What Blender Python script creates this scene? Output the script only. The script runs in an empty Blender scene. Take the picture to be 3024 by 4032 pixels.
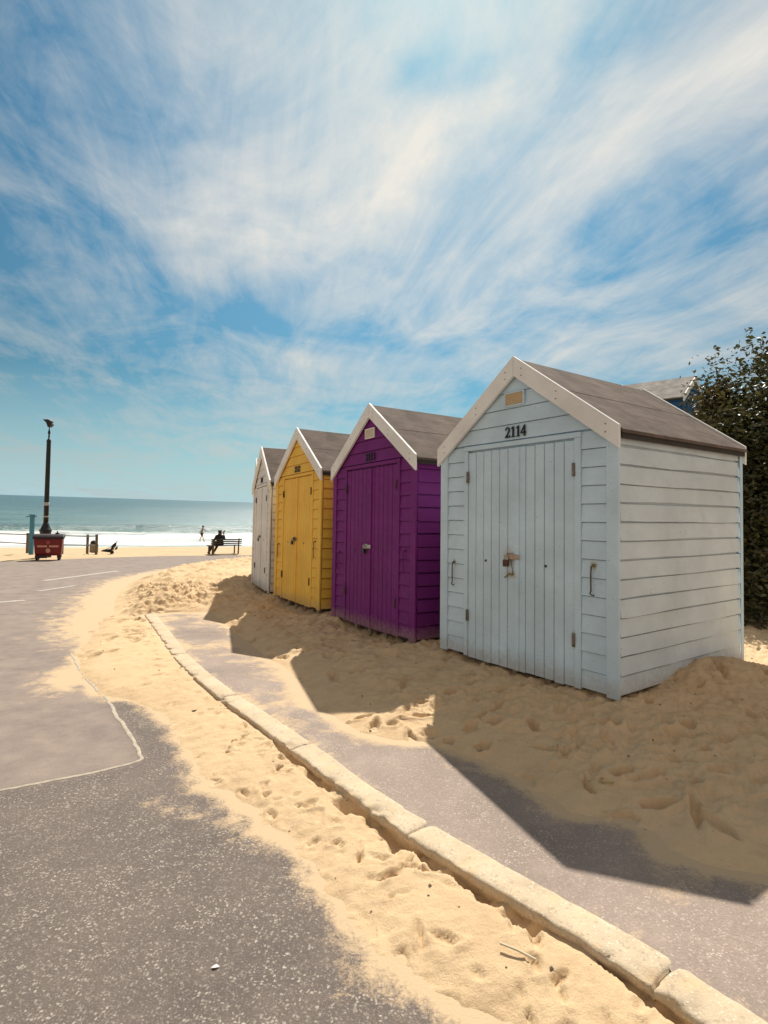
import bpy, math, random
import numpy as np
from mathutils import Vector, Matrix
from mathutils.geometry import tessellate_polygon
random.seed(7); rng = np.random.default_rng(11)
scn = bpy.context.scene
col = scn.collection
R = math.radians
EYE = 1.6

# ------------------------------------------------------------------ helpers
class MB:
    """collects shapes and links them as ONE mesh object"""
    def __init__(s): s.v = []; s.f = []; s.sm = []
    def add(s, vs, fs, smooth=False):
        o = len(s.v); s.v += [tuple(p) for p in vs]
        s.f += [tuple(i + o for i in f) for f in fs]; s.sm += [smooth] * len(fs)
    def hexa(s, p):      # 0-3 one end (ring), 4-7 other end
        s.add(p, [(3, 2, 1, 0), (4, 5, 6, 7), (0, 1, 5, 4), (1, 2, 6, 5), (2, 3, 7, 6), (3, 0, 4, 7)])
    def box(s, x0, x1, y0, y1, z0, z1):
        s.hexa([(x0, y0, z0), (x1, y0, z0), (x1, y1, z0), (x0, y1, z0), (x0, y0, z1), (x1, y0, z1), (x1, y1, z1), (x0, y1, z1)])
    def prism(s, poly, axis, a, b):   # poly of 2D points, extruded along axis from a to b
        n = len(poly)
        def P(q, t):
            return {'x': (t, q[0], q[1]), 'y': (q[0], t, q[1]), 'z': (q[0], q[1], t)}[axis]
        vs = [P(q, a) for q in poly] + [P(q, b) for q in poly]
        tris = tessellate_polygon([[Vector((q[0], q[1], 0)) for q in poly]])
        fs = [tuple(t) for t in tris] + [tuple(i + n for i in reversed(t)) for t in tris]
        fs += [(i, (i + 1) % n, (i + 1) % n + n, i + n) for i in range(n)]
        s.add(vs, fs)
    def tube(s, pts, r, n=8, smooth=True, caps=True):
        pts = [Vector(p) for p in pts]; m = len(pts)
        rr = r if isinstance(r, (list, tuple)) else [r] * m
        vs = []
        d0 = (pts[1] - pts[0]).normalized()
        up = Vector((0, 0, 1)) if abs(d0.z) < .9 else Vector((1, 0, 0))
        a = d0.cross(up).normalized()
        for i, p in enumerate(pts):
            d = (pts[min(i + 1, m - 1)] - pts[max(i - 1, 0)]).normalized()
            a = (a - d * a.dot(d)).normalized(); b = d.cross(a)
            for k in range(n):
                t = 2 * math.pi * k / n
                vs.append(p + (a * math.cos(t) + b * math.sin(t)) * rr[i])
        fs = [(i * n + k, i * n + (k + 1) % n, (i + 1) * n + (k + 1) % n, (i + 1) * n + k) for i in range(m - 1) for k in range(n)]
        s.add(vs, fs, smooth)
        if caps: s.add(vs[:n][::-1] + vs[-n:], [tuple(range(n)), tuple(range(n, 2 * n))])
    def lathe(s, prof, n=16, c=(0, 0), smooth=True):
        vs = [(c[0] + r * math.cos(2 * math.pi * k / n), c[1] + r * math.sin(2 * math.pi * k / n), z) for r, z in prof for k in range(n)]
        fs = [(i * n + k, i * n + (k + 1) % n, (i + 1) * n + (k + 1) % n, (i + 1) * n + k) for i in range(len(prof) - 1) for k in range(n)]
        fs += [tuple(range(n))[::-1], tuple((len(prof) - 1) * n + k for k in range(n))]
        s.add(vs, fs, smooth)
    def build(s, name, mat, parent=None, bevel=0, xf=None):
        me = bpy.data.meshes.new(name)
        vs = s.v if xf is None else [tuple(xf @ Vector(p)) for p in s.v]
        me.from_pydata(vs, [], s.f)
        me.polygons.foreach_set('use_smooth', s.sm)
        import bmesh
        bm = bmesh.new(); bm.from_mesh(me)
        bmesh.ops.recalc_face_normals(bm, faces=bm.faces); bm.to_mesh(me); bm.free()
        me.update()
        if mat: me.materials.append(mat)
        o = bpy.data.objects.new(name, me); col.objects.link(o)
        if parent: o.parent = parent
        if bevel:
            m = o.modifiers.new('bevel', 'BEVEL'); m.width = bevel; m.segments = 2; m.limit_method = 'ANGLE'; m.angle_limit = R(40)
        return o

def tag(o, label=None, cat=None, group=None, kind=None):
    for k, v in (('label', label), ('category', cat), ('group', group), ('kind', kind)):
        if v: o[k] = v
    return o
def empty(name, loc, rot=None):
    o = bpy.data.objects.new(name, None); col.objects.link(o); o.location = loc
    o.empty_display_size = .2
    if rot is not None: o.rotation_euler = rot
    return o
def gridmesh(name, V, F, mat, smooth=True, attrs=None):
    me = bpy.data.meshes.new(name)
    me.vertices.add(len(V)); me.vertices.foreach_set('co', np.asarray(V, dtype=np.float32).ravel())
    F = np.asarray(F, dtype=np.int32); k = F.shape[1]
    me.loops.add(F.size); me.loops.foreach_set('vertex_index', F.ravel())
    me.polygons.add(len(F)); me.polygons.foreach_set('loop_start', np.arange(0, F.size, k, dtype=np.int32))
    me.polygons.foreach_set('loop_total', np.full(len(F), k, dtype=np.int32))
    me.polygons.foreach_set('use_smooth', np.full(len(F), smooth))
    for n, a in (attrs or {}).items():
        at = me.attributes.new(n, 'FLOAT', 'POINT'); at.data.foreach_set('value', np.asarray(a, dtype=np.float32).ravel())
    me.update(); me.validate()
    if mat: me.materials.append(mat)
    o = bpy.data.objects.new(name, me); col.objects.link(o)
    return o

# ------------------------------------------------------------------ numpy noise
TAB = rng.random((256, 256))
def vn(x, y, seed=0):
    x = x + seed * 17.31; y = y + seed * 9.77
    xi = np.floor(x).astype(int); yi = np.floor(y).astype(int); fx = x - xi; fy = y - yi
    fx = fx * fx * fx * (fx * (fx * 6 - 15) + 10); fy = fy * fy * fy * (fy * (fy * 6 - 15) + 10)
    g = lambda a, b: TAB[a & 255, b & 255]
    return (g(xi, yi) * (1 - fx) + g(xi + 1, yi) * fx) * (1 - fy) + (g(xi, yi + 1) * (1 - fx) + g(xi + 1, yi + 1) * fx) * fy
def fbm(x, y, sc, oct=4, seed=0, gain=.5):
    t = 0; a = 1; n = 0
    for o in range(oct):
        c, s_ = math.cos(o * .9 + .4), math.sin(o * .9 + .4)
        t = t + a * vn((x * c - y * s_) * sc, (x * s_ + y * c) * sc, seed + o * 3); n += a; a *= gain; sc *= 2.03
    return t / n
def sstep(a, b, x):
    t = np.clip((x - a) / (b - a), 0, 1); return t * t * (3 - 2 * t)
def pdist(x, y, P):
    d = np.full(np.shape(x), 1e9)
    for (ax, ay), (bx, by) in zip(P[:-1], P[1:]):
        dx, dy = bx - ax, by - ay; L = dx * dx + dy * dy + 1e-12
        t = np.clip(((x - ax) * dx + (y - ay) * dy) / L, 0, 1)
        d = np.minimum(d, (x - ax - t * dx) ** 2 + (y - ay - t * dy) ** 2)
    return np.sqrt(d)
def inside(x, y, P):
    r = np.zeros(np.shape(x), bool)
    for (ax, ay), (bx, by) in zip(P, P[1:] + P[:1]):
        if ay == by: continue
        c = ((ay > y) != (by > y)) & (x < (bx - ax) * (y - ay) / (by - ay) + ax)
        r ^= c
    return r
def smooth_poly(P, step=.04):
    """Catmull-Rom through the points, resampled evenly"""
    P = np.array(P, float); Q = np.vstack([2 * P[0] - P[1], P, 2 * P[-1] - P[-2]]); out = []
    for i in range(1, len(Q) - 2):
        for t in np.linspace(0, 1, 24, endpoint=False):
            a, b, c, d = Q[i - 1], Q[i], Q[i + 1], Q[i + 2]
            out.append(.5 * (2 * b + (c - a) * t + (2 * a - 5 * b + 4 * c - d) * t * t + (3 * b - a - 3 * c + d) * t ** 3))
    out.append(P[-1]); out = np.array(out)
    for _ in range(2): out[3:-3] = sum(out[3 + k:len(out) - 3 + k] for k in range(-3, 4)) / 7
    s = np.concatenate([[0], np.cumsum(np.linalg.norm(np.diff(out, axis=0), axis=1))])
    q = np.arange(0, s[-1], step)
    return np.stack([np.interp(q, s, out[:, 0]), np.interp(q, s, out[:, 1])], 1)

# ------------------------------------------------------------------ node helpers
def newmat(name):
    m = bpy.data.materials.new(name); m.use_nodes = True; nt = m.node_tree
    return m, nt, nt.nodes['Principled BSDF']
def nd(nt, t, **kw):
    n = nt.nodes.new('ShaderNode' + t)
    for k, v in kw.items():
        if k.startswith('i_'):
            key = k[2:]; key = int(key) if key.isdigit() else key.replace('_', ' ')
            if hasattr(v, 'is_linked') or isinstance(v, bpy.types.NodeSocket): nt.links.new(v, n.inputs[key])
            else: n.inputs[key].default_value = v
        else: setattr(n, k, v)
    return n
def L(nt, a, b): nt.links.new(a, b)
def c4(c): return (c[0], c[1], c[2], 1)
def mixc(nt, fac, a, b, mode='MIX'):
    n = nt.nodes.new('ShaderNodeMix'); n.data_type = 'RGBA'; n.blend_type = mode
    for i, v in ((0, fac), (6, a), (7, b)):
        if isinstance(v, bpy.types.NodeSocket): nt.links.new(v, n.inputs[i])
        else: n.inputs[i].default_value = v if i == 0 else c4(v)
    return n.outputs[2]
def mth(nt, op, a, b=0., c=0., clamp=False):
    n = nt.nodes.new('ShaderNodeMath'); n.operation = op; n.use_clamp = clamp
    for i, v in enumerate((a, b, c)):
        if isinstance(v, bpy.types.NodeSocket): nt.links.new(v, n.inputs[i])
        else: n.inputs[i].default_value = v
    return n.outputs[0]
def ramp(nt, fac, stops):
    n = nt.nodes.new('ShaderNodeValToRGB'); e = n.color_ramp.elements
    while len(e) > 1: e.remove(e[-1])
    for i, (p, c) in enumerate(stops):
        k = e[0] if i == 0 else e.new(p)
        k.position = p; k.color = c4(c) if not isinstance(c, (int, float)) else (c, c, c, 1)
    nt.links.new(fac, n.inputs[0]); return n.outputs[0]
def mr(nt, v, a, b, c=0., d=1.):
    n = nt.nodes.new('ShaderNodeMapRange'); nt.links.new(v, n.inputs[0])
    for i, q in enumerate((a, b, c, d)): n.inputs[i + 1].default_value = q
    return n.outputs[0]
def coord(nt, scale=(1, 1, 1), kind='Object', rot=(0, 0, 0)):
    t = nd(nt, 'TexCoord'); m = nd(nt, 'Mapping'); m.inputs['Scale'].default_value = scale; m.inputs['Rotation'].default_value = rot
    L(nt, t.outputs[kind], m.inputs[0]); return m.outputs[0]
def noise(nt, vec, scale, detail=4, rough=.55, dist=0):
    n = nd(nt, 'TexNoise'); n.inputs['Scale'].default_value = scale; n.inputs['Detail'].default_value = detail
    n.inputs['Roughness'].default_value = rough; n.inputs['Distortion'].default_value = dist
    L(nt, vec, n.inputs['Vector']); return n.outputs[0]
def bump(nt, h, bs, strength=.3, dist=.01, prev=None):
    b = nd(nt, 'Bump'); b.inputs['Strength'].default_value = strength; b.inputs['Distance'].default_value = dist
    L(nt, h, b.inputs['Height'])
    if prev is not None: L(nt, prev, b.inputs['Normal'])
    if bs: L(nt, b.outputs[0], bs.inputs['Normal'])
    return b.outputs[0]

def plain(name, c, rough=.6, metal=0., var=.15, scale=8., spec=.5, bmp=.05):
    m, nt, bs = newmat(name); v = coord(nt)
    n = noise(nt, v, scale, 5)
    L(nt, mixc(nt, mr(nt, n, .3, .7), tuple(x * (1 - var) for x in c), tuple(min(1, x * (1 + var)) for x in c)), bs.inputs['Base Color'])
    bs.inputs['Roughness'].default_value = rough; bs.inputs['Metallic'].default_value = metal
    bs.inputs['Specular IOR Level'].default_value = spec
    if bmp: bump(nt, noise(nt, v, scale * 6, 3), bs, bmp, .01)
    return m

def paint(name, c, stains=(), grime=(.30, .24, .17), amt=.35, rough=.62):
    """brushed exterior paint on timber, faint grain, dirt specks and rust runs (object space = hut space)"""
    m, nt, bs = newmat(name); v = coord(nt)
    vg = coord(nt, (3, 3, 60)); vv = coord(nt, (60, 60, 3))
    big = noise(nt, v, 2.2, 5, .6)
    base = mixc(nt, mr(nt, big, .3, .72), tuple(x * .84 for x in c), tuple(min(.95, x * 1.09) for x in c))
    gr = noise(nt, vg, 1.6, 4, .6)
    base = mixc(nt, mr(nt, gr, .55, .8, 0, .16), base, tuple(x * .6 for x in c))
    d = noise(nt, v, 9, 8, .7)
    base = mixc(nt, mr(nt, d, .60, .78, 0, amt), base, grime)
    sp = nd(nt, 'TexNoise'); sp.inputs['Scale'].default_value = 55; sp.inputs['Detail'].default_value = 2; L(nt, v, sp.inputs['Vector'])
    base = mixc(nt, mr(nt, sp.outputs[0], .70, .76, 0, .5), base, tuple(x * .35 for x in grime))
    zs = nd(nt, 'SeparateXYZ'); L(nt, v, zs.inputs[0])
    spl = mth(nt, 'ADD', mr(nt, zs.outputs[2], .02, .26), mth(nt, 'MULTIPLY', mth(nt, 'SUBTRACT', noise(nt, v, 18, 6, .7), .5), 1.3))
    base = mixc(nt, mr(nt, spl, .5, .0, 0, .42), base, (.40, .30, .20))      # sand blown and splashed on the lowest boards
    if stains:
        sep = nd(nt, 'SeparateXYZ'); L(nt, v, sep.inputs[0]); wob = noise(nt, v, 30, 4)
        front = mth(nt, 'LESS_THAN', sep.outputs[1], .02)
        for (sx, sz, rx, rz, cc, a) in stains:
            dx = mth(nt, 'DIVIDE', mth(nt, 'SUBTRACT', sep.outputs[0], sx), rx)
            dz = mth(nt, 'DIVIDE', mth(nt, 'SUBTRACT', sep.outputs[2], sz), rz)
            dd = mth(nt, 'ADD', mth(nt, 'SQRT', mth(nt, 'ADD', mth(nt, 'MULTIPLY', dx, dx), mth(nt, 'MULTIPLY', dz, dz))), mth(nt, 'MULTIPLY', mth(nt, 'SUBTRACT', wob, .5), .8))
            base = mixc(nt, mth(nt, 'MULTIPLY', mr(nt, dd, 1., .2, 0, a), front), base, cc)
    L(nt, base, bs.inputs['Base Color'])
    L(nt, mr(nt, d, .3, .8, rough - .08, rough + .25), bs.inputs['Roughness'])
    bs.inputs['Specular IOR Level'].default_value = .35
    b1 = bump(nt, gr, None, .10, .004)
    bump(nt, noise(nt, v, 26, 6, .65), bs, .12, .006, b1)
    return m

# ------------------------------------------------------------------ measured layout (metres, camera above the origin)
KF = [(-3.70, 8.85), (-3.25, 8.02), (-2.78, 7.15), (-2.26, 6.18), (-1.81, 5.44), (-1.34, 4.74), (-0.94, 4.20), (-0.63, 3.77), (-0.44, 3.51), (-0.23, 3.18), (-0.02, 2.90), (0.18, 2.65), (0.33, 2.48), (0.47, 2.32), (0.59, 2.19), (0.69, 2.08), (0.79, 1.97), (0.88, 1.86), (0.95, 1.76), (1.02, 1.66), (1.20, 1.38), (1.36, 1.1), (1.5, .8)]
EDGE = [(1.25, .9), (0.85, 1.3), (0.60, 1.62), (0.44, 1.79), (0.38, 1.83), (0.27, 1.89), (0.15, 1.98), (0.04, 2.13), (-0.08, 2.29), (-0.17, 2.46), (-0.31, 2.68), (-0.51, 2.90), (-0.62, 3.05), (-0.79, 3.27), (-1.00, 3.41), (-1.16, 3.74), (-1.29, 3.94), (-1.57, 4.39), (-2.0, 4.88), (-2.45, 5.05), (-2.95, 5.6), (-3.45, 6.5), (-3.95, 7.8), (-4.4, 9.0)]
FE = [(4.5, 2.05), (3.0, 2.2), (1.9, 2.36), (1.46, 2.49), (1.36, 2.60), (1.36, 2.74), (1.22, 2.88), (1.01, 2.91), (0.96, 3.07), (0.83, 3.31), (0.67, 3.55), (0.51, 3.66), (0.38, 3.82), (0.1, 3.86), (-0.12, 3.99), (-0.48, 4.55), (-0.87, 5.60), (-1.31, 6.34), (-1.94, 7.54), (-2.75, 9.2), (-3.3, 9.0), (-3.66, 8.75)]
GE = [(-3.66, 8.75), (-3.46, 8.1), (-3.50, 7.76), (-3.85, 8.1), (-4.35, 9.2), (-5.39, 11.48), (-6.20, 13.87), (-6.6, 16.74), (-6.3, 20.4), (-5.36, 23.34)]
def side_z(x, y): return .1376 - .0325 * y + .01355 * x - .0002 * np.maximum(y - 8, 0) ** 2
def road_z(x, y): return side_z(x, y) - .10
W, HB, HA, OV, BE, DX0, DX1, DZ1, D = 1.9, 1.963, 2.683, .0457, .1616, .361, 1.603, 1.912, 1.954
HUTS = [  # x, y, z, yaw, lean, pitch
    (.6366, 5.6335, -1.3797 + EYE, -.9557, .0278, .0078),
    (-.6281, 7.5815, -1.4774 + EYE, -1.0158, .0377, -.0023),
    (-1.785, 9.5243, -1.5372 + EYE, -1.0551, .0397, -.0075),
    (-2.6709, 11.696, -1.6408 + EYE, -1.1919, .0374, 0.),
    (-3.17, 13.9, -1.70 + EYE, -1.30, .037, 0.)]
def hfr(h, u, d=0): return (h[0] + u * math.cos(h[3]) - d * math.sin(h[3]), h[1] + u * math.sin(h[3]) + d * math.cos(h[3]))
HLINE = [(6.0, 2.2), (3.4, 3.35), (2.2, 3.95)]
for h in HUTS: HLINE += [hfr(h, W, .05), hfr(h, 0, .05)]
HLINE += [(-3.4, 15.5), (-3.3, 19)]

# ------------------------------------------------------------------ ground materials
def dusty(name, dark, fleck, sandc, flscale, fl0, fl1, rough=.85):
    m, nt, bs = newmat(name); v = coord(nt)
    at = nd(nt, 'Attribute'); at.attribute_name = 'dust'; dust = at.outputs['Fac']
    ap = nd(nt, 'Attribute'); ap.attribute_name = 'patch'; patch = ap.outputs['Fac']
    big = noise(nt, v, 1.1, 6, .6)
    base = mixc(nt, mr(nt, big, .3, .7), tuple(x * .74 for x in dark), tuple(x * 1.24 for x in dark))
    st = noise(nt, v, 6.5, 7, .7); base = mixc(nt, mr(nt, st, .5, .72, 0, .45), base, tuple(x * 1.55 for x in dark))
    fine = noise(nt, v, 130, 5, .75)
    base = mixc(nt, mr(nt, fine, .35, .7, 0, .5), base, tuple(x * .55 for x in dark))
    # exposed pale chippings
    vo = nd(nt, 'TexVoronoi'); vo.inputs['Scale'].default_value = flscale; vo.inputs['Randomness'].default_value = 1
    wv = nd(nt, 'VectorMath', operation='ADD'); L(nt, v, wv.inputs[0])
    nw = nd(nt, 'TexNoise'); nw.inputs['Scale'].default_value = 60; L(nt, v, nw.inputs['Vector'])
    sc = nd(nt, 'VectorMath', operation='SCALE'); L(nt, nw.outputs[1], sc.inputs[0]); sc.inputs['Scale'].default_value = .022
    L(nt, sc.outputs[0], wv.inputs[1]); L(nt, wv.outputs[0], vo.inputs['Vector'])
    rnd = nd(nt, 'SeparateColor'); L(nt, vo.outputs['Color'], rnd.inputs[0])
    sel = mr(nt, rnd.outputs[0], fl0, fl1)
    near = mr(nt, vo.outputs['Distance'], .52, .22)
    cl = mr(nt, noise(nt, v, 5, 4, .6), .35, .65, .25, 1)
    flk = mth(nt, 'MULTIPLY', mth(nt, 'MULTIPLY', sel, near), cl)
    flk = mth(nt, 'MULTIPLY', flk, mr(nt, patch, 0, 1, 1, .25))
    base = mixc(nt, flk, base, fleck)
    v2 = nd(nt, 'TexVoronoi'); v2.inputs['Scale'].default_value = flscale * 2.3; L(nt, wv.outputs[0], v2.inputs['Vector'])
    r2 = nd(nt, 'SeparateColor'); L(nt, v2.outputs['Color'], r2.inputs[0])
    base = mixc(nt, mth(nt, 'MULTIPLY', mth(nt, 'MULTIPLY', mr(nt, r2.outputs[0], .45, .9), mr(nt, v2.outputs['Distance'], .5, .2)), .7), base, tuple(.6 * a + .25 * b for a, b in zip(fleck, dark)))
    pc = mixc(nt, mr(nt, noise(nt, v, 3.2, 8, .7), .35, .68), (.215, .170, .145), (.335, .262, .212))
    base = mixc(nt, mr(nt, patch, 0, 1, 0, .80), base, pc)
    # wind blown sand lying in patches and between the stones
    w1 = noise(nt, coord(nt, (1, 1, 1), rot=(0, 0, .9)), 5.5, 8, .62, .3)
    w2 = noise(nt, v, 70, 4, .75)
    lvl = mth(nt, 'ADD', mth(nt, 'MULTIPLY', w1, .62), mth(nt, 'MULTIPLY', w2, .38))
    th = mth(nt, 'SUBTRACT', 1.02, dust)
    cov = mth(nt, 'DIVIDE', mth(nt, 'SUBTRACT', lvl, mth(nt, 'MULTIPLY', th, .82)), .17, clamp=True)
    base = mixc(nt, mth(nt, 'MULTIPLY', cov, .92), base, sandc)
    L(nt, base, bs.inputs['Base Color'])
    bs.inputs['Roughness'].default_value = rough; bs.inputs['Specular IOR Level'].default_value = .25
    h = mth(nt, 'ADD', mth(nt, 'MULTIPLY', fine, .5), mth(nt, 'MULTIPLY', vo.outputs['Distance'], -.6))
    h = mth(nt, 'ADD', h, mth(nt, 'MULTIPLY', mth(nt, 'SUBTRACT', 1, cov), noise(nt, v, 90, 2)))
    bump(nt, h, bs, .45, .004)
    return m
SANDC = (.640, .462, .278)
M_road = dusty('worn_asphalt', (.138, .109, .093), (.50, .43, .36), (.555, .402, .244), 80, .38, .92)
M_walk = dusty('pavement_asphalt', (.300, .235, .193), (.58, .48, .41), (.560, .405, .248), 95, .50, .92)
def sand_mat(name, c, scale=1.):
    m, nt, bs = newmat(name); v = coord(nt)
    big = noise(nt, v, .9 * scale, 5, .6); fine = noise(nt, v, 240 * scale, 2, .8); mid = noise(nt, v, 14 * scale, 6, .65)
    b = mixc(nt, mr(nt, big, .3, .7), tuple(x * .94 for x in c), tuple(x * 1.05 for x in c))
    b = mixc(nt, mr(nt, mid, .5, .8, 0, .22), b, tuple(x * y for x, y in zip(c, (.72, .66, .58))))
    b = mixc(nt, mr(nt, fine, .60, .75, 0, .5), b, tuple(x * .5 for x in c))
    b = mixc(nt, mr(nt, fine, .40, .28, 0, .4), b, tuple(min(.85, x * 1.3) for x in c))
    gv = noise(nt, v, 75 * scale, 3, .75); b = mixc(nt, mr(nt, gv, .62, .74, 0, .6), b, tuple(x * y for x, y in zip(c, (.45, .38, .32))))
    b = mixc(nt, mr(nt, noise(nt, v, 5.5 * scale, 7, .7), .50, .70, 0, .38), b, tuple(x * y for x, y in zip(c, (.66, .58, .50))))
    L(nt, b, bs.inputs['Base Color']); bs.inputs['Roughness'].default_value = .95; bs.inputs['Specular IOR Level'].default_value = .1
    b1 = bump(nt, fine, None, .25, .003)
    bump(nt, noise(nt, v, 30 * scale, 7, .7), bs, .5, .02, b1)
    return m
M_sand = sand_mat('dry_sand', SANDC)
M_beach = sand_mat('beach_sand', (.56, .42, .26), .35)
def kerb_mat():
    m, nt, bs = newmat('kerb_concrete'); v = coord(nt)
    n = noise(nt, v, 5, 6, .65)
    b = mixc(nt, mr(nt, n, .3, .7), (.46, .365, .25), (.64, .515, .365))
    vo = nd(nt, 'TexVoronoi'); vo.inputs['Scale'].default_value = 95; L(nt, v, vo.inputs['Vector'])
    r = nd(nt, 'SeparateColor'); L(nt, vo.outputs['Color'], r.inputs[0])
    b = mixc(nt, mth(nt, 'MULTIPLY', mr(nt, r.outputs[0], .6, .9), mr(nt, vo.outputs['Distance'], .5, .2)), b, (.68, .60, .46))
    b = mixc(nt, mr(nt, r.outputs[1], .88, .96, 0, .5), b, (.34, .26, .18))
    f = noise(nt, v, 130, 3, .8)
    b = mixc(nt, mr(nt, f, .55, .72, 0, .35), b, (.30, .22, .14))
    sd_ = noise(nt, v, 9, 7, .7)
    b = mixc(nt, mr(nt, sd_, .50, .66, 0, .75), b, SANDC)
    b = mixc(nt, mr(nt, noise(nt, v, 17, 6, .75), .60, .72, 0, .5), b, (.27, .22, .17))
    L(nt, b, bs.inputs['Base Color']); bs.inputs['Roughness'].default_value = .9; bs.inputs['Specular IOR Level'].default_value = .2
    b1 = bump(nt, f, None, .7, .004); bump(nt, noise(nt, v, 24, 6, .7), bs, .3, .008, b1)
    return m
M_kerb = kerb_mat()

# ------------------------------------------------------------------ road sheet
def axis(pieces):
    out = []
    for a, b, s in pieces: out += list(np.arange(a, b - 1e-9, s))
    out.append(pieces[-1][1]); return np.array(out)
def faces(nx, ny):
    i = np.arange(nx * ny).reshape(ny, nx)
    return np.stack([i[:-1, :-1], i[:-1, 1:], i[1:, 1:], i[1:, :-1]], -1).reshape(-1, 4)
JOINT = [(-3.6, 6.6), (-2.9, 5.6), (-2.36, 4.93), (-2.08, 4.52), (-1.83, 4.17), (-1.66, 3.92), (-1.55, 3.75), (-1.54, 3.68), (-1.69, 3.535), (-1.92, 3.385), (-2.15, 3.25), (-2.9, 2.8), (-4.2, 2.05)]
PATCH = JOINT[2:] + [(-12, 2), (-14, 16), (-6.5, 15)]
gx = axis([(-60, -24, 3), (-24, -5, .4), (-5, 3.4, .06), (3.4, 12, .6)]); gy = axis([(-16, .8, .6), (.8, 9, .06), (9, 16, .2), (16, 44, .6)])
X, Y = np.meshgrid(gx, gy); Z = road_z(X, Y)
KS = smooth_poly(KF, .03)
tang = np.gradient(KS, axis=0); tang /= np.linalg.norm(tang, axis=1)[:, None]
nrm = np.stack([-tang[:, 1], tang[:, 0]], 1)      # far -> near travel: left-hand normal points to the huts
KW = .172
KMID = KS + nrm * KW * .5; KBACK = KS + nrm * KW
STRIP = EDGE + [tuple(p) for p in KMID[::5]]
dE = pdist(X, Y, EDGE); inS = inside(X, Y, STRIP)
dG = pdist(X, Y, GE)
dust = np.where(inS, .9, .46 * np.exp(-dE / .12) + .25 * np.exp(-dE / .5))
far = sstep(4.6, 6.5, Y)
dust = np.maximum(dust, far * (.85 * np.exp(-dG / .55) + .25 * np.exp(-dG / 1.8)))
dust = np.maximum(dust, .20 * far)
# blown sheet between the patch corner and the sand heap
dust = np.maximum(dust, .8 * np.exp(-((X + 2.95) ** 2 / .22 + (Y - 6.0) ** 2 / 1.1)))
dust = np.maximum(dust, .42 * np.exp(-pdist(X, Y, [(-1.25, 3.15), (-.75, 2.95)]) / .13))
dust += .10 + .17 * (fbm(X, Y, .9, 4, 3) - .5)
patch = sstep(-.05, .05, np.where(inside(X, Y, PATCH), pdist(X, Y, PATCH + PATCH[:1]), -pdist(X, Y, PATCH + PATCH[:1])))
patch = np.maximum(patch, sstep(5.2, 7.5, Y))
PROM = [(-22, 11.5), (-17, 17), (-14.4, 20.4), (-12.7, 22.7), (-11.6, 24.6), (-10.2, 26.2), (-6.6, 28.6), (-2, 31), (6, 34), (25, 40)]
BEACHP = PROM + [(60, 200), (-120, 200), (-90, -20)]
F = faces(len(gx), len(gy))
F = F[~((inside(X, Y, BEACHP) & (pdist(X, Y, PROM) > 1.2)).ravel()[F]).all(1)]      # the road ends where the beach begins
road = gridmesh('road', np.stack([X, Y, Z], -1).reshape(-1, 3), F, M_road, True, {'dust': np.clip(dust, 0, 1), 'patch': patch})
tag(road, 'wide worn promenade road with drifts of sand', None, None, 'structure')

# sidewalk sheet: right of the kerb
gx = axis([(-6, 3.4, .05), (3.4, 9, .5)]); gy = axis([(.6, 10, .05), (10, 24, .5)])
X, Y = np.meshgrid(gx, gy); Z = side_z(X, Y)
WALKP = [tuple(p) for p in KMID[::6]] + [(1.6, .2), (10, .2), (10, 25), (-4.4, 25), (-4.2, 10)]
ok = inside(X, Y, WALKP)
dK = pdist(X, Y, [tuple(p) for p in KBACK[::5]]); dF = pdist(X, Y, FE)
dust = .26 * np.exp(-dK / .03) + .46 * np.exp(-dF / .06) + .26 * np.exp(-dF / .35) + .17 + .42 * (fbm(X, Y, 1.1, 6, 8) - .5)
dust += .34 * sstep(2.8, 6, Y) * fbm(X, Y, 3., 4, 21)
F = faces(len(gx), len(gy)); F = F[ok.ravel()[F].all(1)]
walk = gridmesh('pavement', np.stack([X, Y, Z], -1).reshape(-1, 3), F, M_walk, True, {'dust': np.clip(dust, 0, 1), 'patch': 0 * X})
tag(walk, 'raised pavement between the kerb and the huts', None, None, 'structure')

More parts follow.
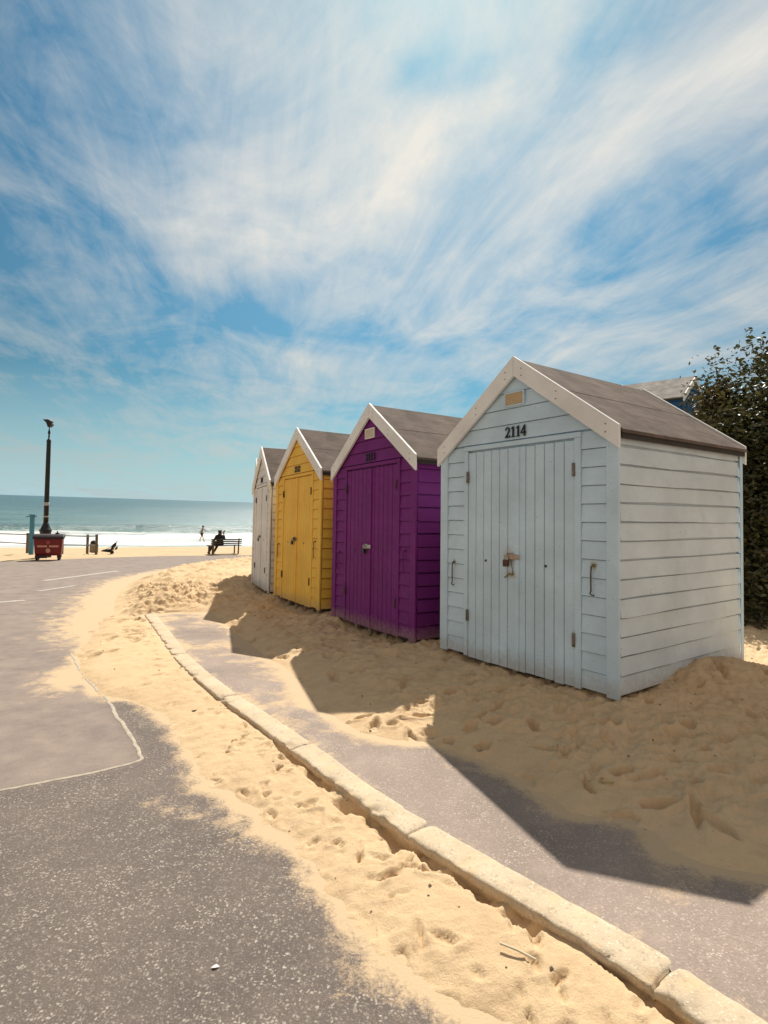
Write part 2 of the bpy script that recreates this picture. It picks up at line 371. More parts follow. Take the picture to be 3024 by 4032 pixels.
# kerb: rounded stones laid end to end
def kerb():
    JN = [(-3.22, 8.01), (-2.21, 6.25), (-1.30, 4.74), (-0.51, 3.72), (.16, 2.70), (0.93, 1.95 - .10)]
    n = len(KS); s = np.arange(n) * .03
    js = [s[np.argmin(np.linalg.norm(KS - np.array(j), axis=1))] for j in JN]
    ss = np.arange(0, s[-1], .012)
    for j in js: ss = np.concatenate([ss, [j - .006, j - .003, j + .003, j + .006]])
    ss = np.unique(np.round(ss, 4))
    ip = lambda A: np.stack([np.interp(ss, s, A[:, 0]), np.interp(ss, s, A[:, 1])], 1)
    P = ip(KS); N = ip(nrm)
    prof = [(.050, -.17), (.036, -.085), (.018, -.050), (.004, -.030), (.003, -.010), (.008, -.002), (.02, .002), (.055, .004), (.085, .005), (.115, .005), (.145, .004), (.17, .003), (.188, .000), (.197, -.006), (.201, -.02), (.202, -.12)]
    jd = np.min(np.abs(ss[:, None] - np.array(js)[None]), 1)
    groove = np.where(jd < .0045, .010, 0) + .006 * np.exp(-(jd / .02) ** 2)
    V = []
    for k, (a, b) in enumerate(prof):
        rough = (fbm(ss, ss * 0 + k * .05, 14, 5, 5) - .5) * (.020 if k < 6 else .010)
        chip = np.maximum(0, fbm(ss, ss * 0 + k * .03, 7, 3, 9) - .60) * (.09 if 2 <= k <= 6 else .015)
        q = P + N * (a * KW / .2 + chip + (rough if k < 7 else 0))[:, None]
        z = side_z(q[:, 0], q[:, 1]) + b + rough * .4 - chip * .7 - groove * (1 if b > -.05 else 0)
        V.append(np.stack([q[:, 0], q[:, 1], z], 1))
    V = np.stack(V, 1); m, k = V.shape[:2]
    F = faces(k, m)
    o = gridmesh('kerb', V.reshape(-1, 3), F, M_kerb, True)
    tag(o, 'pale curved concrete kerb along the pavement', None, None, 'structure')
kerb()

# pale joint line scored between the two road surfaces
def joint():
    P = smooth_poly(JOINT, .02)
    t = np.gradient(P, axis=0); t /= np.linalg.norm(t, axis=1)[:, None]; n = np.stack([-t[:, 1], t[:, 0]], 1)
    w = .009 + .007 * fbm(P[:, 0], P[:, 1], 6, 3, 2)
    jx = (fbm(P[:, 0], P[:, 1], 8, 3, 4) - .5) * .03
    A = P + n * (jx + w)[:, None]; B = P + n * (jx - w)[:, None]
    C = P + n * jx[:, None]
    V = np.stack([np.column_stack([Q, road_z(Q[:, 0], Q[:, 1]) + dz]) for Q, dz in ((A, .0015), (C, .007), (B, .0015))], 1)
    o = gridmesh('road_joint', V.reshape(-1, 3), faces(3, len(P)), plain('joint_mortar', (.41, .35, .27), .9, 0, .2, 30), True)
    tag(o, 'pale raised joint line across the road', None, None, 'structure')
joint()
# faded paint lines on the far road
mk = MB()
for (a, b, w) in (((-8.55, 14.3), (-8.2, 17.6), .09), ((-7.3, 10.2), (-6.8, 10.8), .09), ((-7.4, 12.2), (-7.25, 13.4), .06)):
    d = Vector((b[0] - a[0], b[1] - a[1])); n = Vector((-d.y, d.x)).normalized() * w
    q = [(a[0] - n.x, a[1] - n.y), (a[0] + n.x, a[1] + n.y), (b[0] + n.x, b[1] + n.y), (b[0] - n.x, b[1] - n.y)]
    mk.add([(x, y, float(road_z(x, y)) + .004) for x, y in q], [(0, 1, 2, 3)])
tag(mk.build('road_marking', plain('faded_road_paint', (.42, .36, .31), .8, 0, .2, 12)), 'faded white paint lines on the far road', None, None, 'structure')

# ------------------------------------------------------------------ drifted sand
FP = []
def add_prints():
    r = random.Random(5)
    BANK = FE + GE[1:] + [(0, 26), (14, 20), (14, 2)]
    n = 0
    while n < 2300:
        x, y = r.uniform(-6.5, 4.2), r.uniform(2.3, 20)
        if not inside(np.array([x]), np.array([y]), BANK)[0]: continue
        if y > 9 and r.random() < .25: continue
        if y < 5.5 and any(abs(f[0] - x) < .10 and abs(f[1] - y) < .10 for f in FP): n += .3; continue
        FP.append((x, y, r.uniform(0, 6.3), r.uniform(.03, .105) + (.03 if r.random() < .2 else 0), r.uniform(.022, .05), r.uniform(.018, .056))); n += 1
    for _ in range(210):                       # scuffs in the strip along the kerb
        i = r.randrange(20, len(KS) - 20); o = -abs(r.gauss(.12, .14)) - .05
        p = KS[i] + nrm[i] * o
        FP.append((p[0], p[1], r.uniform(0, 6.3), r.uniform(.015, .06), r.uniform(.010, .028), r.uniform(.008, .026)))
    for _ in range(60):                       # heaped far end of the kerb
        FP.append((r.uniform(-4.4, -2.9), r.uniform(6.3, 9.5), r.uniform(0, 6.3), r.uniform(.07, .13), r.uniform(.04, .07), r.uniform(.015, .04)))
add_prints()
BANK = FE + GE[1:] + [(0, 26), (14, 20), (14, 1.8)]
KLX = [tuple(p) for p in KMID[::6]][::-1] + [(-4.2, 10.2), (-5.2, 12.2), (-5.9, 14), (-6.2, 18), (-5, 24)]
LEFTP = KLX + [(-30, 24), (-30, 0)]
def sand_height(gx, gy):
    X, Y = np.meshgrid(gx, gy)
    sz = side_z(X, Y); rz = road_z(X, Y)
    dE = pdist(X, Y, EDGE); dK = pdist(X, Y, [tuple(p) for p in KS[::5]])
    dB = pdist(X, Y, FE + GE[1:]); dH = pdist(X, Y, HLINE)
    inS = inside(X, Y, STRIP); inB = inside(X, Y, BANK); left = inside(X, Y, LEFTP)
    n1 = fbm(X, Y, 2.2, 4, 1) - .5; n2 = fbm(X, Y, 7, 4, 2) - .5; n3 = fbm(X, Y, 22, 3, 6) - .5
    # strip
    sE = np.where(inS, dE, -dE)
    thA = np.where(sE > 0, .092 * (1 - np.exp(-sE / .26)), sE * .25) + .010 * n1 + .007 * n2 + .005 * n3 + .002 + (.020 * n1 + .024 * n2 + .012 * n3) * np.exp(-(sE / .13) ** 2)
    crumb = np.clip(.36 + 5.0 * (fbm(X, Y, 3.9, 4, 14) - .5), .02, 1.25)
    near_ = sstep(5.0, 2.6, Y)
    kg = .072 * (.30 + .85 * near_) * crumb * np.exp(-(dK / (.016 + .038 * near_ * crumb)) ** 4)
    thA = thA - kg * near_ - .006 * np.exp(-(dK / .03) ** 2)
    thA += .004 * np.sin((X * .8 + Y * .6) * 38 + 7 * n1) * sstep(.05, .2, sE) * near_ * (.3 + n1)
    thA = np.where(sE > .03, np.maximum(thA, .006 + .01 * n3), thA)
    zA = np.where(inS | (dE < .3), rz + thA, -9)
    zA = np.where(left, zA, -9)
    # bank
    sB = np.where(inB, dB, -dB)
    isright = inside(X, Y, [(p[0] + 0, p[1]) for p in HLINE] + [(9, 25), (14, 2)])
    t = dB / (dB + dH + 1e-6)
    prof = np.where(isright, 1., t)
    H = .20 * prof ** .85 + .03 * (1 - np.exp(-np.maximum(sB, 0) / .25))
    lump = sstep(0, .6, sB)
    farl = sstep(6, 9.5, Y) * sstep(0, 1.4, dH)
    rdg = 1 - np.abs(fbm(X, Y, 4.2, 3, 17) - .5) * 4
    H = H + lump * (.060 * n1 + .075 * n2 + .045 * n3 + .008 * rdg) * (1 + 1.5 * farl) + farl * lump * .05
    H = np.where(sB > 0, H, sB * .3 + .006 * n2) + .012 * n2 * np.exp(-(sB / .15) ** 2)
    # heap against the near hut's side wall, scooped front edge below the doors
    H += .155 * np.exp(-(((X - 2.86) * .817 + (Y - 4.66) * .577) ** 2 / .42 + ((X - 2.86) * .577 - (Y - 4.66) * .817) ** 2 / .24))
    for h in HUTS:
        u = (X - h[0]) * math.cos(h[3]) + (Y - h[1]) * math.sin(h[3]); d = -(X - h[0]) * math.sin(h[3]) + (Y - h[1]) * math.cos(h[3])
        H -= (.04 if h is HUTS[0] else .11) * sstep(.05, .35, u) * sstep(W + .1, W - .5, u) * np.exp(-((d + .02) / .16) ** 2)
        H = np.where((d > .12) & (d < D - .1) & (u > .1) & (u < W - .1), np.minimum(H, .13), H)
    dl = pdist(X, Y, KLX)
    w = np.where(left, .5 - .5 * sstep(0, .35, dl), .5 + .5 * sstep(0, .35, dl))
    w = np.where((Y < 9.3) & left, 0, w)
    base = rz + (sz - rz) * w
    zB = np.where(inB | (dB < .25), base + H, -9)
    Zs = np.maximum(zA, zB)
    # foot prints and scuffs
    sx = gx[1] - gx[0]; sy = gy[1] - gy[0]
    for (px, py, a, la, lb, dep) in FP:
        r = la * 2.2
        i0, i1 = np.searchsorted(gx, (px - r, px + r)); j0, j1 = np.searchsorted(gy, (py - r, py + r))
        if i1 - i0 < 2 or j1 - j0 < 2: continue
        xs = X[j0:j1, i0:i1] - px; ys = Y[j0:j1, i0:i1] - py
        u = (xs * math.cos(a) + ys * math.sin(a)) / la; v = (-xs * math.sin(a) + ys * math.cos(a)) / lb
        q = np.sqrt(u * u + v * v + .25 * u * v) * (1 + .22 * np.sin(2 * np.arctan2(v, u) + a * 3) + .12 * np.sin(5 * np.arctan2(v, u) + a * 7))
        Zs[j0:j1, i0:i1] += dep * (-np.exp(-(q / .88) ** 7) + .20 * np.exp(-((q - 1.35) / .35) ** 2) * (1 + .8 * u))
    pav = np.where(left, rz, sz)
    return X, Y, Zs, Zs - pav
def sand():
    Vs = []; Fs = []; o = 0
    r1 = (-1.0, 3.6, 1.2, 4.6)
    for gx, gy, hole in ((np.arange(-1.0, 3.6001, .0115), np.arange(1.2, 4.6001, .0115), None),
                         (np.arange(-5.2, 4.8, .025), np.arange(4.55, 12.0, .025), (-1, 3.6, 0, 4.5985)),
                         (np.arange(-5.2, -.95, .025), np.arange(2.6, 4.555, .025), (-1.0, 9, 0, 9)),
                         (np.arange(3.55, 8, .05), np.arange(1.2, 4.5501, .05), (0, 3.6, 0, 9)),
                         (np.arange(-7.6, -5.15, .05), np.arange(6, 12.0, .05), (-5.2, 9, 0, 19)),
                         (np.arange(4.7, 9, .1), np.arange(4.55, 12.0, .1), (0, 4.775, 0, 19)),
                         (np.arange(-7.6, 9, .07), np.arange(11.9, 26, .07), (-9, 9, 0, 11.975))):
        X, Y, Zs, th = sand_height(gx, gy)
        if hole: Zs = Zs - .03 * ((X > hole[0] + .004) & (X < hole[1] - .004) & (Y > hole[2] + .004) & (Y < hole[3] - .004))
        F = faces(len(gx), len(gy)); k = (th.ravel()[F] > -.012).any(1) & (th.ravel()[F] > -.3).all(1)
        F = F[k]
        use = np.unique(F); mp = np.full(X.size, -1); mp[use] = np.arange(len(use))
        Vs.append(np.stack([X, Y, Zs], -1).reshape(-1, 3)[use]); Fs.append(mp[F] + o); o += len(use)
    ob = gridmesh('sand', np.concatenate(Vs), np.concatenate(Fs), M_sand, True)
    tag(ob, 'trampled sand drifted over pavement and kerb', None, None, 'structure')
    # crumbs of shell, weed and grit lying on it
    A = np.concatenate(Vs); g = np.random.default_rng(31); A = A[(A[:, 1] < 9) & (A[:, 0] > -4.5)]
    t = MB()
    for p in A[g.choice(len(A), 520, replace=False)]:
        r_ = .0025 + .0065 * g.random() ** 3 * (1 + p[1] / 6); a = g.random() * 6.3; e = .35 + .6 * g.random()
        q = [(p[0] + r_ * math.cos(a + k * 1.2566) * (1 if k % 2 else e), p[1] + r_ * math.sin(a + k * 1.2566) * (1 if k % 2 else e), p[2] + .0005 + r_ * .25 * g.random()) for k in range(5)]
        q.append((p[0], p[1], p[2] + r_ * .75)); t.add(q, [(k, (k + 1) % 5, 5) for k in range(5)] + [(4, 3, 2, 1, 0)])
    tag(t.build('beach_crumbs', plain('weed_and_shell_crumbs', (.16, .12, .08), .85, 0, .85, 3)), 'dark crumbs of shell and weed scattered on the sand', None, None, 'stuff')
sand()

# ------------------------------------------------------------------ beach and sea (rotated shore frame: a along the shore, s seaward)
AL = R(27); ca, sa = math.cos(AL), math.sin(AL)
SEA = -3.4
def shore(x, y): return x * ca + y * sa, -x * sa + y * ca
def beach_z(X, Y):
    a, s = shore(X, Y)
    d = pdist(X, Y, PROM); d = np.where(inside(X, Y, BEACHP), d, -d)
    zr = road_z(X, Y) + .012 + np.where(d < 0, d * .3, 0) + .05 * (1 - np.exp(-np.maximum(d, 0) / 1.))
    zb = -1.05 - (s - 27) * .0640
    w = sstep(1, 12, d)
    z = zr * (1 - w) + np.minimum(zb, -.9) * w
    n = fbm(X, Y, .35, 5, 3) - .5; n2 = fbm(X, Y, 1.6, 4, 5) - .5
    return z + sstep(-.3, 2, d) * (.22 * n * sstep(66, 50, s) + .10 * n2 * sstep(64, 48, s)) + .03 * n2, d
gx = np.arange(-75, 32, .4); gy = np.arange(6, 90, .4)
X, Y = np.meshgrid(gx, gy); Z, d = beach_z(X, Y)
F = faces(len(gx), len(gy)); a_, s_ = shore(X, Y)
F = F[((d.ravel()[F] > -.8).all(1)) & (s_.ravel()[F] < 80).all(1)]
beach = gridmesh('beach', np.stack([X, Y, Z], -1).reshape(-1, 3), F, M_beach, True)
tag(beach, 'sandy beach sloping down to the surf', None, None, 'structure')

def sea_mat():
    m, nt, bs = newmat('sea_water')
    v = coord(nt)
    sep = nd(nt, 'SeparateXYZ'); L(nt, v, sep.inputs[0]); s = sep.outputs[1]
    st = noise(nt, coord(nt, (.035, .42, 1)), 1., 7, .6, .4)       # long breaking lines
    br = noise(nt, coord(nt, (.5, 1.6, 1)), 1., 6, .7)
    dd = mth(nt, 'ADD', s, mth(nt, 'MULTIPLY', mth(nt, 'SUBTRACT', noise(nt, coord(nt, (.05, .02, 1)), 1., 4), .5), 14))
    zone = mth(nt, 'MULTIPLY', mr(nt, dd, 58, 61), mr(nt, dd, 91, 87))
    f1 = mr(nt, mth(nt, 'ADD', mth(nt, 'MULTIPLY', st, .75), mth(nt, 'MULTIPLY', br, .35)), .40, .56)
    cap = mth(nt, 'MULTIPLY', mr(nt, mth(nt, 'ADD', mth(nt, 'MULTIPLY', noise(nt, coord(nt, (.05, .35, 1)), 1., 6, .6), .7), mth(nt, 'MULTIPLY', br, .3)), .64, .68), mr(nt, s, 260, 90))
    foam = mth(nt, 'MAXIMUM', mth(nt, 'MULTIPLY', zone, f1), mth(nt, 'MULTIPLY', cap, .8))
    deep = mixc(nt, mr(nt, s, 90, 420), (.13, .215, .20), (.055, .125, .135))
    deep = mixc(nt, mr(nt, noise(nt, coord(nt, (.012, .09, 1)), 1., 5, .6), .38, .62, 0, .75), deep, (.035, .085, .095))
    fc = mixc(nt, mr(nt, noise(nt, coord(nt, (.035, .24, 1)), 1., 8, .72, .5), .46, .60, 0, .85), (.88, .87, .84), (.42, .47, .46))
    L(nt, mixc(nt, foam, deep, fc), bs.inputs['Base Color'])
    L(nt, mr(nt, foam, 0, 1, .32, .9), bs.inputs['Roughness'])
    bs.inputs['Specular IOR Level'].default_value = .4
    h = mth(nt, 'ADD', noise(nt, coord(nt, (.5, 1.5, 1)), 1., 8, .62), mth(nt, 'MULTIPLY', noise(nt, coord(nt, (.06, .3, 1)), 1., 3), 1.5))
    bump(nt, h, bs, .7, .6)
    return m
def sea():
    ax = np.arange(-190, 240, 2.0); sy = np.concatenate([np.arange(54, 130, .35), np.arange(130, 420, 1.5)])
    A, S = np.meshgrid(ax, sy)
    n = fbm(A, S, .02, 4, 4); fade = sstep(58, 70, S) * sstep(420, 300, S)
    ph = S * .55 + 16 * n
    wv = (np.maximum(0, np.sin(ph)) ** 3) * .55 * sstep(60, 80, S) * sstep(125, 100, S) * (.4 + fbm(A, S, .04, 3, 9))
    wv += .16 * (fbm(A, S * 2.2, .12, 4, 12) - .5) * 2
    V = np.stack([A, S, wv * fade], -1).reshape(-1, 3); F = faces(len(ax), len(sy))
    n0 = len(V)
    B = 40000
    E_ = np.array([(-190, 420, 0), (238, 420, 0), (B, 420, 0), (B, B, 0), (-B, B, 0), (-B, 420, 0), (-B, 54, 0), (-190, 54, 0), (238, 54, 0), (B, 54, 0)], float)
    V = np.vstack([V, E_]); F = np.vstack([F, [[n0 + 5, n0 + 2, n0 + 3, n0 + 4], [n0 + 6, n0 + 7, n0, n0 + 5], [n0 + 8, n0 + 9, n0 + 2, n0 + 1]]])
    o = gridmesh('sea', V, F, sea_mat(), True)
    o.location = (0, 0, SEA); o.rotation_euler = (0, 0, AL)
    tag(o, 'grey green sea with white breaking surf', None, None, 'structure')
sea()

# ------------------------------------------------------------------ beach huts
DIG = {
 '2': [[(0, 0), (.56, 0), (.60, .22), (.53, .22), (.50, .13), (.20, .13), (.38, .36), (.52, .58), (.55, .74), (.50, .90), (.38, .99), (.26, 1.0), (.12, .95), (.03, .82), (.01, .70), (.13, .69), (.16, .82), (.25, .90), (.34, .88), (.40, .78), (.40, .66), (.34, .52), (.20, .30), (0, .08)]],
 '1': [[(.08, 0), (.50, 0), (.50, .06), (.38, .09), (.38, 1.0), (.30, 1.0), (.08, .84), (.08, .77), (.22, .80), (.22, .09), (.08, .06)]],
 '3': [[(.02, .20), (.08, .07), (.24, 0), (.42, .05), (.54, .18), (.56, .34), (.48, .49), (.36, .55), (.46, .64), (.50, .78), (.44, .92), (.30, 1.0), (.14, .96), (.04, .82), (.14, .77), (.22, .88), (.31, .86), (.36, .76), (.32, .64), (.18, .58), (.18, .50), (.34, .45), (.40, .32), (.36, .17), (.25, .10), (.16, .13), (.12, .24)]],
 '4': [[(.30, 0), (.56, 0), (.56, .05), (.50, .08), (.50, .24), (.62, .24), (.62, .36), (.50, .36), (.50, 1.0), (.40, 1.0), (.0, .34), (.0, .24), (.36, .24), (.36, .08), (.30, .05)], [(.11, .36), (.36, .36), (.36, .76)]],
}
def digit(ch, x, z, hgt, y, mat, parent):
    rings = [[(x + p[0] * hgt, z + p[1] * hgt) for p in r] for r in DIG[ch]]
    allp = [p for r in rings for p in r]; n = len(allp)
    tr = tessellate_polygon([[Vector((p[0], p[1], 0)) for p in r] for r in rings])
    b = MB()
    vs = [(p[0], y, p[1]) for p in allp] + [(p[0], y + .008, p[1]) for p in allp]
    fs = [tuple(t) for t in tr] + [tuple(i + n for i in t[::-1]) for t in tr]
    o = 0
    for r in rings:
        k = len(r); fs += [(o + i, o + (i + 1) % k, o + (i + 1) % k + n, o + i + n) for i in range(k)]; o += k
    b.add(vs, fs); return b.build('digit', mat, parent)

M_white = paint('white_bargeboard_paint', (.90, .865, .82), amt=.12)
def felt(name, c):
    m, nt, bs = newmat(name); v = coord(nt)
    n = noise(nt, v, 3.5, 7, .65); f = noise(nt, v, 120, 3, .7); g = noise(nt, coord(nt, (6, 1.5, 6)), 2, 6, .7)
    b = mixc(nt, mr(nt, n, .3, .7), tuple(x * .65 for x in c), tuple(x * 1.4 for x in c))
    b = mixc(nt, mr(nt, g, .45, .7, 0, .65), b, tuple(x * .45 for x in c))
    b = mixc(nt, mr(nt, f, .55, .75, 0, .5), b, tuple(min(1, x * 1.7) for x in c))
    L(nt, b, bs.inputs['Base Color']); bs.inputs['Roughness'].default_value = .92; bs.inputs['Specular IOR Level'].default_value = .15
    b1 = bump(nt, f, None, .4, .004); bump(nt, n, bs, .25, .02, b1)
    return m
M_felt = felt('roof_felt', (.150, .112, .090)); M_felt_pale = felt('pale_roof_felt', (.30, .27, .25))
M_feltedge = plain('felt_edge', (.05, .042, .036), .9)
M_iron = plain('rusty_iron', (.10, .065, .045), .65, .4, .5, 40)
M_hinge = plain('painted_over_hinge', (.21, .175, .15), .65, .1, .6, 45)
M_black = plain('black_metal', (.012, .012, .012), .45, .2, .2, 30)
M_steel = plain('dull_steel', (.50, .47, .42), .45, .7, .15, 30)
M_hasp = plain('corroded_hasp', (.46, .34, .26), .6, .3, .3, 50)
M_brass = plain('weathered_brass', (.24, .17, .06), .5, .6, .3, 40)
M_wood = plain('bare_timber', (.30, .235, .16), .85, 0, .3, 14)
M_plaque = plain('tan_plate', (.52, .37, .20), .55, 0, .12, 10); M_plaque2 = plain('cream_plate', (.58, .48, .33), .55, 0, .12, 10)
M_slot = plain('under_hut_timber', (.10, .085, .07), .9)

SL = (HA - HB) / (W / 2 + OV)              # roof pitch
def top_z(u): return HB + (min(u, W - u) + OV) * SL
def under_z(u): return top_z(u) - .045

def boards(mb, put, u0, u1, zs, pitch, r, wob=.0, segs=1, clip=None, gap=.006):
    """lapped weatherboards: every board leans out at its lower edge and throws a thin gap"""
    z = zs[0]; k = 0
    while z < zs[1] - .01:
        zt = min(z + pitch, zs[1]); zb = z + gap * (1 + (r.uniform(-.3, .8) if wob else 0))
        def ext(zz):
            if clip is None: return u0, u1
            e = max(0, (zz - clip) / SL); return max(u0, e), min(u1, W - e)
        a0, b0 = ext(zb); a1, b1 = ext(zt)
        if b0 - a0 < .03: break
        if b1 - a1 < .004: m_ = (a1 + b1) / 2; a1, b1 = m_ - .002, m_ + .002
        lip = .016 + r.uniform(-.002, .003)
        rows = []
        ph = r.uniform(0, 6)
        for i in range(segs + 1):
            t = i / segs; ub = a0 + (b0 - a0) * t; ut = a1 + (b1 - a1) * t
            dz = wob * (math.sin(ph + t * 5.1) + .6 * math.sin(ph * 2 + t * 11) + r.uniform(-.4, .4)); dd = wob * .8 * math.sin(ph * 1.7 + t * 4)
            rows.append([put(ub, lip + dd, zb + dz), put(ut, .004 + dd * .5, zt), put(ut, -.014, zt), put(ub, -.014, zb + dz)])
        vs = [p for q in rows for p in q]; n = len(rows)
        fs = [(3, 2, 1, 0), tuple(4 * (n - 1) + i for i in range(4))]
        fs += [(4 * i + j, 4 * i + (j + 1) % 4, 4 * i + 4 + (j + 1) % 4, 4 * i + 4 + j) for i in range(n - 1) for j in range(4)]
        mb.add(vs, fs); z += pitch; k += 1

def hut(label, group, origin, yaw, lean, pitch, M, number=None, plaque=None, lock='plain', hooks=True, seed=1, roofmat=None, simple=False, doorM=None, sideM=None):
    r = random.Random(seed)
    root = empty('beach_hut', origin)
    root.rotation_euler = (Matrix.Rotation(yaw, 3, 'Z') @ Matrix.Rotation(pitch, 3, 'X') @ Matrix.Rotation(-lean, 3, 'Y')).to_euler()
    tag(root, label, 'beach hut', group)
    fr = lambda u, d, z: (u, -d, z)
    # front
    b = MB()
    boards(b, fr, .078, DX0 - .052, (0, 1.96), .14, r)
    boards(b, fr, DX1 + .002, W - .078, (0, 1.96), .14, r)
    boards(b, fr, 0.0, W, (1.97, under_z(W / 2) - .01), .14, r, 0, 1, under_z(0))
    b.box(.005, W - .005, .016, .03, .0, 1.96)                    # inner lining behind the boards
    zc = under_z(0); b.prism([(0, 1.958), (0, zc), (W / 2, under_z(W / 2)), (W, zc), (W, 1.958)][0:5], 'y', .016, .03)
    b.build('front_wall', M, root)
    for s_ in (0, 1):                                             # side walls
        q = (lambda u, d, z: (W + d, u, z)) if s_ else (lambda u, d, z: (-d, u, z))
        b = MB(); boards(b, q, .012, D - .03, (0, 1.905), .14, r, .004, 16, None, .0105)
        x = W - .03 if s_ else .016
        b.box(x, x + .014, .034, D - .034, 0, 1.93)
        b.build('side_wall', sideM or M, root)
    b = MB(); boards(b, lambda u, d, z: (u, D + d, z), 0, W, (0, 1.96), .14, r)
    boards(b, lambda u, d, z: (u, D + d, z), 0, W, (1.96, under_z(W / 2) - .01), .14, r, 0, 1, under_z(0))
    b.box(.02, W - .02, D - .032, D - .018, 0, 1.93)
    b.build('back_wall', M, root)
    for x0, x1 in ((-.024, .075), (W - .075, W + .024)):          # corner boards at the front
        t = MB(); zt = 1.93
        t.box(x0, x1, -.026, -.003 if x0 < 0 else -.003, -.012, zt)
        t.build('corner_board', M, root, .002)
    for x0 in (-.022, W + .0175):
        t = MB(); t.box(x0 if x0 < 0 else x0, x0 + .0045 if x0 < 0 else x0 + .006, D - .028, D + .022, -.01, 1.90); t.build('corner_board', M, root)
    # door frame
    t = MB()
    t.box(DX0 - .050, DX0 - .004, -.022, .004, -.01, DZ1 + .008); t.box(DX1 - .058, DX1 - .001, -.022, .004, -.01, DZ1 + .008)
    t.box(DX0 - .052, DX1 + .002, -.024, .004, DZ1 + .010, 1.962)
    t.build('door_frame', M, root, .002)
    mid = (DX0 + DX1 - .058) / 2; dd = 0
    for k, (x0, x1) in enumerate(((DX0, mid - .004), (mid + .002, DX1 - .064))):
        n = 6; w = (x1 - x0) / n; t = MB()
        for i in range(n):
            a, c = x0 + i * w + (.0035 if i else 0), x0 + (i + 1) * w - (.0035 if i < n - 1 else 0)
            off = r.uniform(-.001, .001); top = DZ1 - .010 + r.uniform(-.002, .002)
            t.prism([(a, -.006 + off), (a + .004, -.011 + off), (c - .004, -.011 + off), (c, -.006 + off), (c, .006), (a, .006)], 'z', -.012 + r.uniform(-.006, .004), top)
        t.box(x0 + .002, x1 - .002, .0075, .014, -.006, DZ1 - .012)
        if k == 1: t.box(mid - .006, mid + .036, -.026, -.0125, -.012, DZ1 - .012)     # cover strip on the meeting edge
        door = t.build('door', doorM or M, root)
        if not simple:
            hx = x0 - .002 if k == 0 else x1 + .002
            for hz in (.30 + (0 if k else .02), 1.62):
                g = MB(); g.box(hx - .014, hx + .014, -.028, -.020, hz, hz + .105)
                g.tube([(hx, -.030, hz), (hx, -.030, hz + .105)], .007, 8)
                g.build('hinge', M_hinge if lock == 'rust' else M_iron, door)
            g = MB(); kx = x0 + w * (2.35 if k == 0 else 3.2); g.lathe([(.0, 0), (.011, .001), (.011, .006), (.0, .0065)], 10)
            g.build('bolt_head', M_iron, door, 0, Matrix.Translation((kx, -.011, .90)) @ Matrix.Rotation(R(90), 4, 'X'))
    # roof
    t = MB(); y0, y1 = -.028, D + .03
    for sg in (0, 1):
        X_ = (lambda u: u) if sg == 0 else (lambda u: W - u)
        def slab(ua, ub, lift, yy0, yy1, th):
            pa, pb = HB + (ua + OV) * SL, HB + (ub + OV) * SL
            t.hexa([(X_(ua), yy0, pa + lift), (X_(ub), yy0, pb + lift), (X_(ub), yy0, pb + lift - th), (X_(ua), yy0, pa + lift - th),
                    (X_(ua), yy1, pa + lift), (X_(ub), yy1, pb + lift), (X_(ub), yy1, pb + lift - th), (X_(ua), yy1, pa + lift - th)])
        slab(-OV - .018, .46, -.010, y0, y1, .026); slab(.455, W / 2 - .001, -.0065, y0, y1, .026)
    t.build('roof', roofmat or M_felt, root, .004)
    for sg in (0, 1):
        t = MB(); xx = W + OV - .012 if sg else -OV
        t.box(xx, xx + .012, -.016, D + .018, HB - .085, HB - .030); t.build('eave_board', M_feltedge, root)
    for y in (-.052, D + .032):
        for sg in (0, 1):
            X_ = (lambda u: u) if sg == 0 else (lambda u: W - u)
            t = MB(); e = .0015
            t.prism([(X_(-OV), HB - BE), (X_(W / 2 - e), HA - BE), (X_(W / 2 - e), HA + .010), (X_(-OV), HB + .010)], 'y', y - .006, y + .022)
            bb = t.build('bargeboard', M_white, root, .003)
            if not simple:
                for u in (.06, .50, .86):
                    for dz in (.05, .11):
                        g = MB(); g.lathe([(.0, 0), (.0055, .0005), (.0055, .002), (0, .0022)], 8)
                        g.build('nail_head', M_iron, bb, 0, Matrix.Translation((X_(u), y - .006, HB + (u + OV) * SL - dz)) @ Matrix.Rotation(R(90), 4, 'X'))
    # floor joists and stub feet
    t = MB()
    for yy in (.10, .75, 1.4, D - .12): t.box(.03, W - .03, yy, yy + .05, -.075, -.002)
    t.build('floor_joist', M_slot, root)
    for u in (.12, .52, .86, 1.22, 1.72):
        t = MB(); t.box(u, u + .06, .035, .095, -.22, -.003); t.build('foot', M_wood, root)
    if number:
        hgt = .095; x = .83
        for ch in number:
            digit(ch, x, 1.995, hgt, -.026, M_black, root); x += hgt * (.66 if ch != '1' else .60)
    if plaque:
        t = MB(); pc, pz = .94, 2.275
        t.box(pc - .10, pc + .10, -.030, -.018, pz, pz + .105)
        pb = t.build('name_plate', plaque, root, .002)
        t = MB(); 
        for a in ((pc - .108, pc - .098, pz - .008, pz + .113), (pc + .098, pc + .108, pz - .008, pz + .113)): t.box(a[0], a[1], -.036, -.017, a[2], a[3])
        for a in ((pc - .0975, pc + .0975, pz - .008, pz + .002), (pc - .0975, pc + .0975, pz + .103, pz + .113)): t.box(a[0], a[1], -.036, -.017, a[2], a[3])
        t.build('plate_rim', M_white if plaque is M_plaque2 else M, pb, .001)
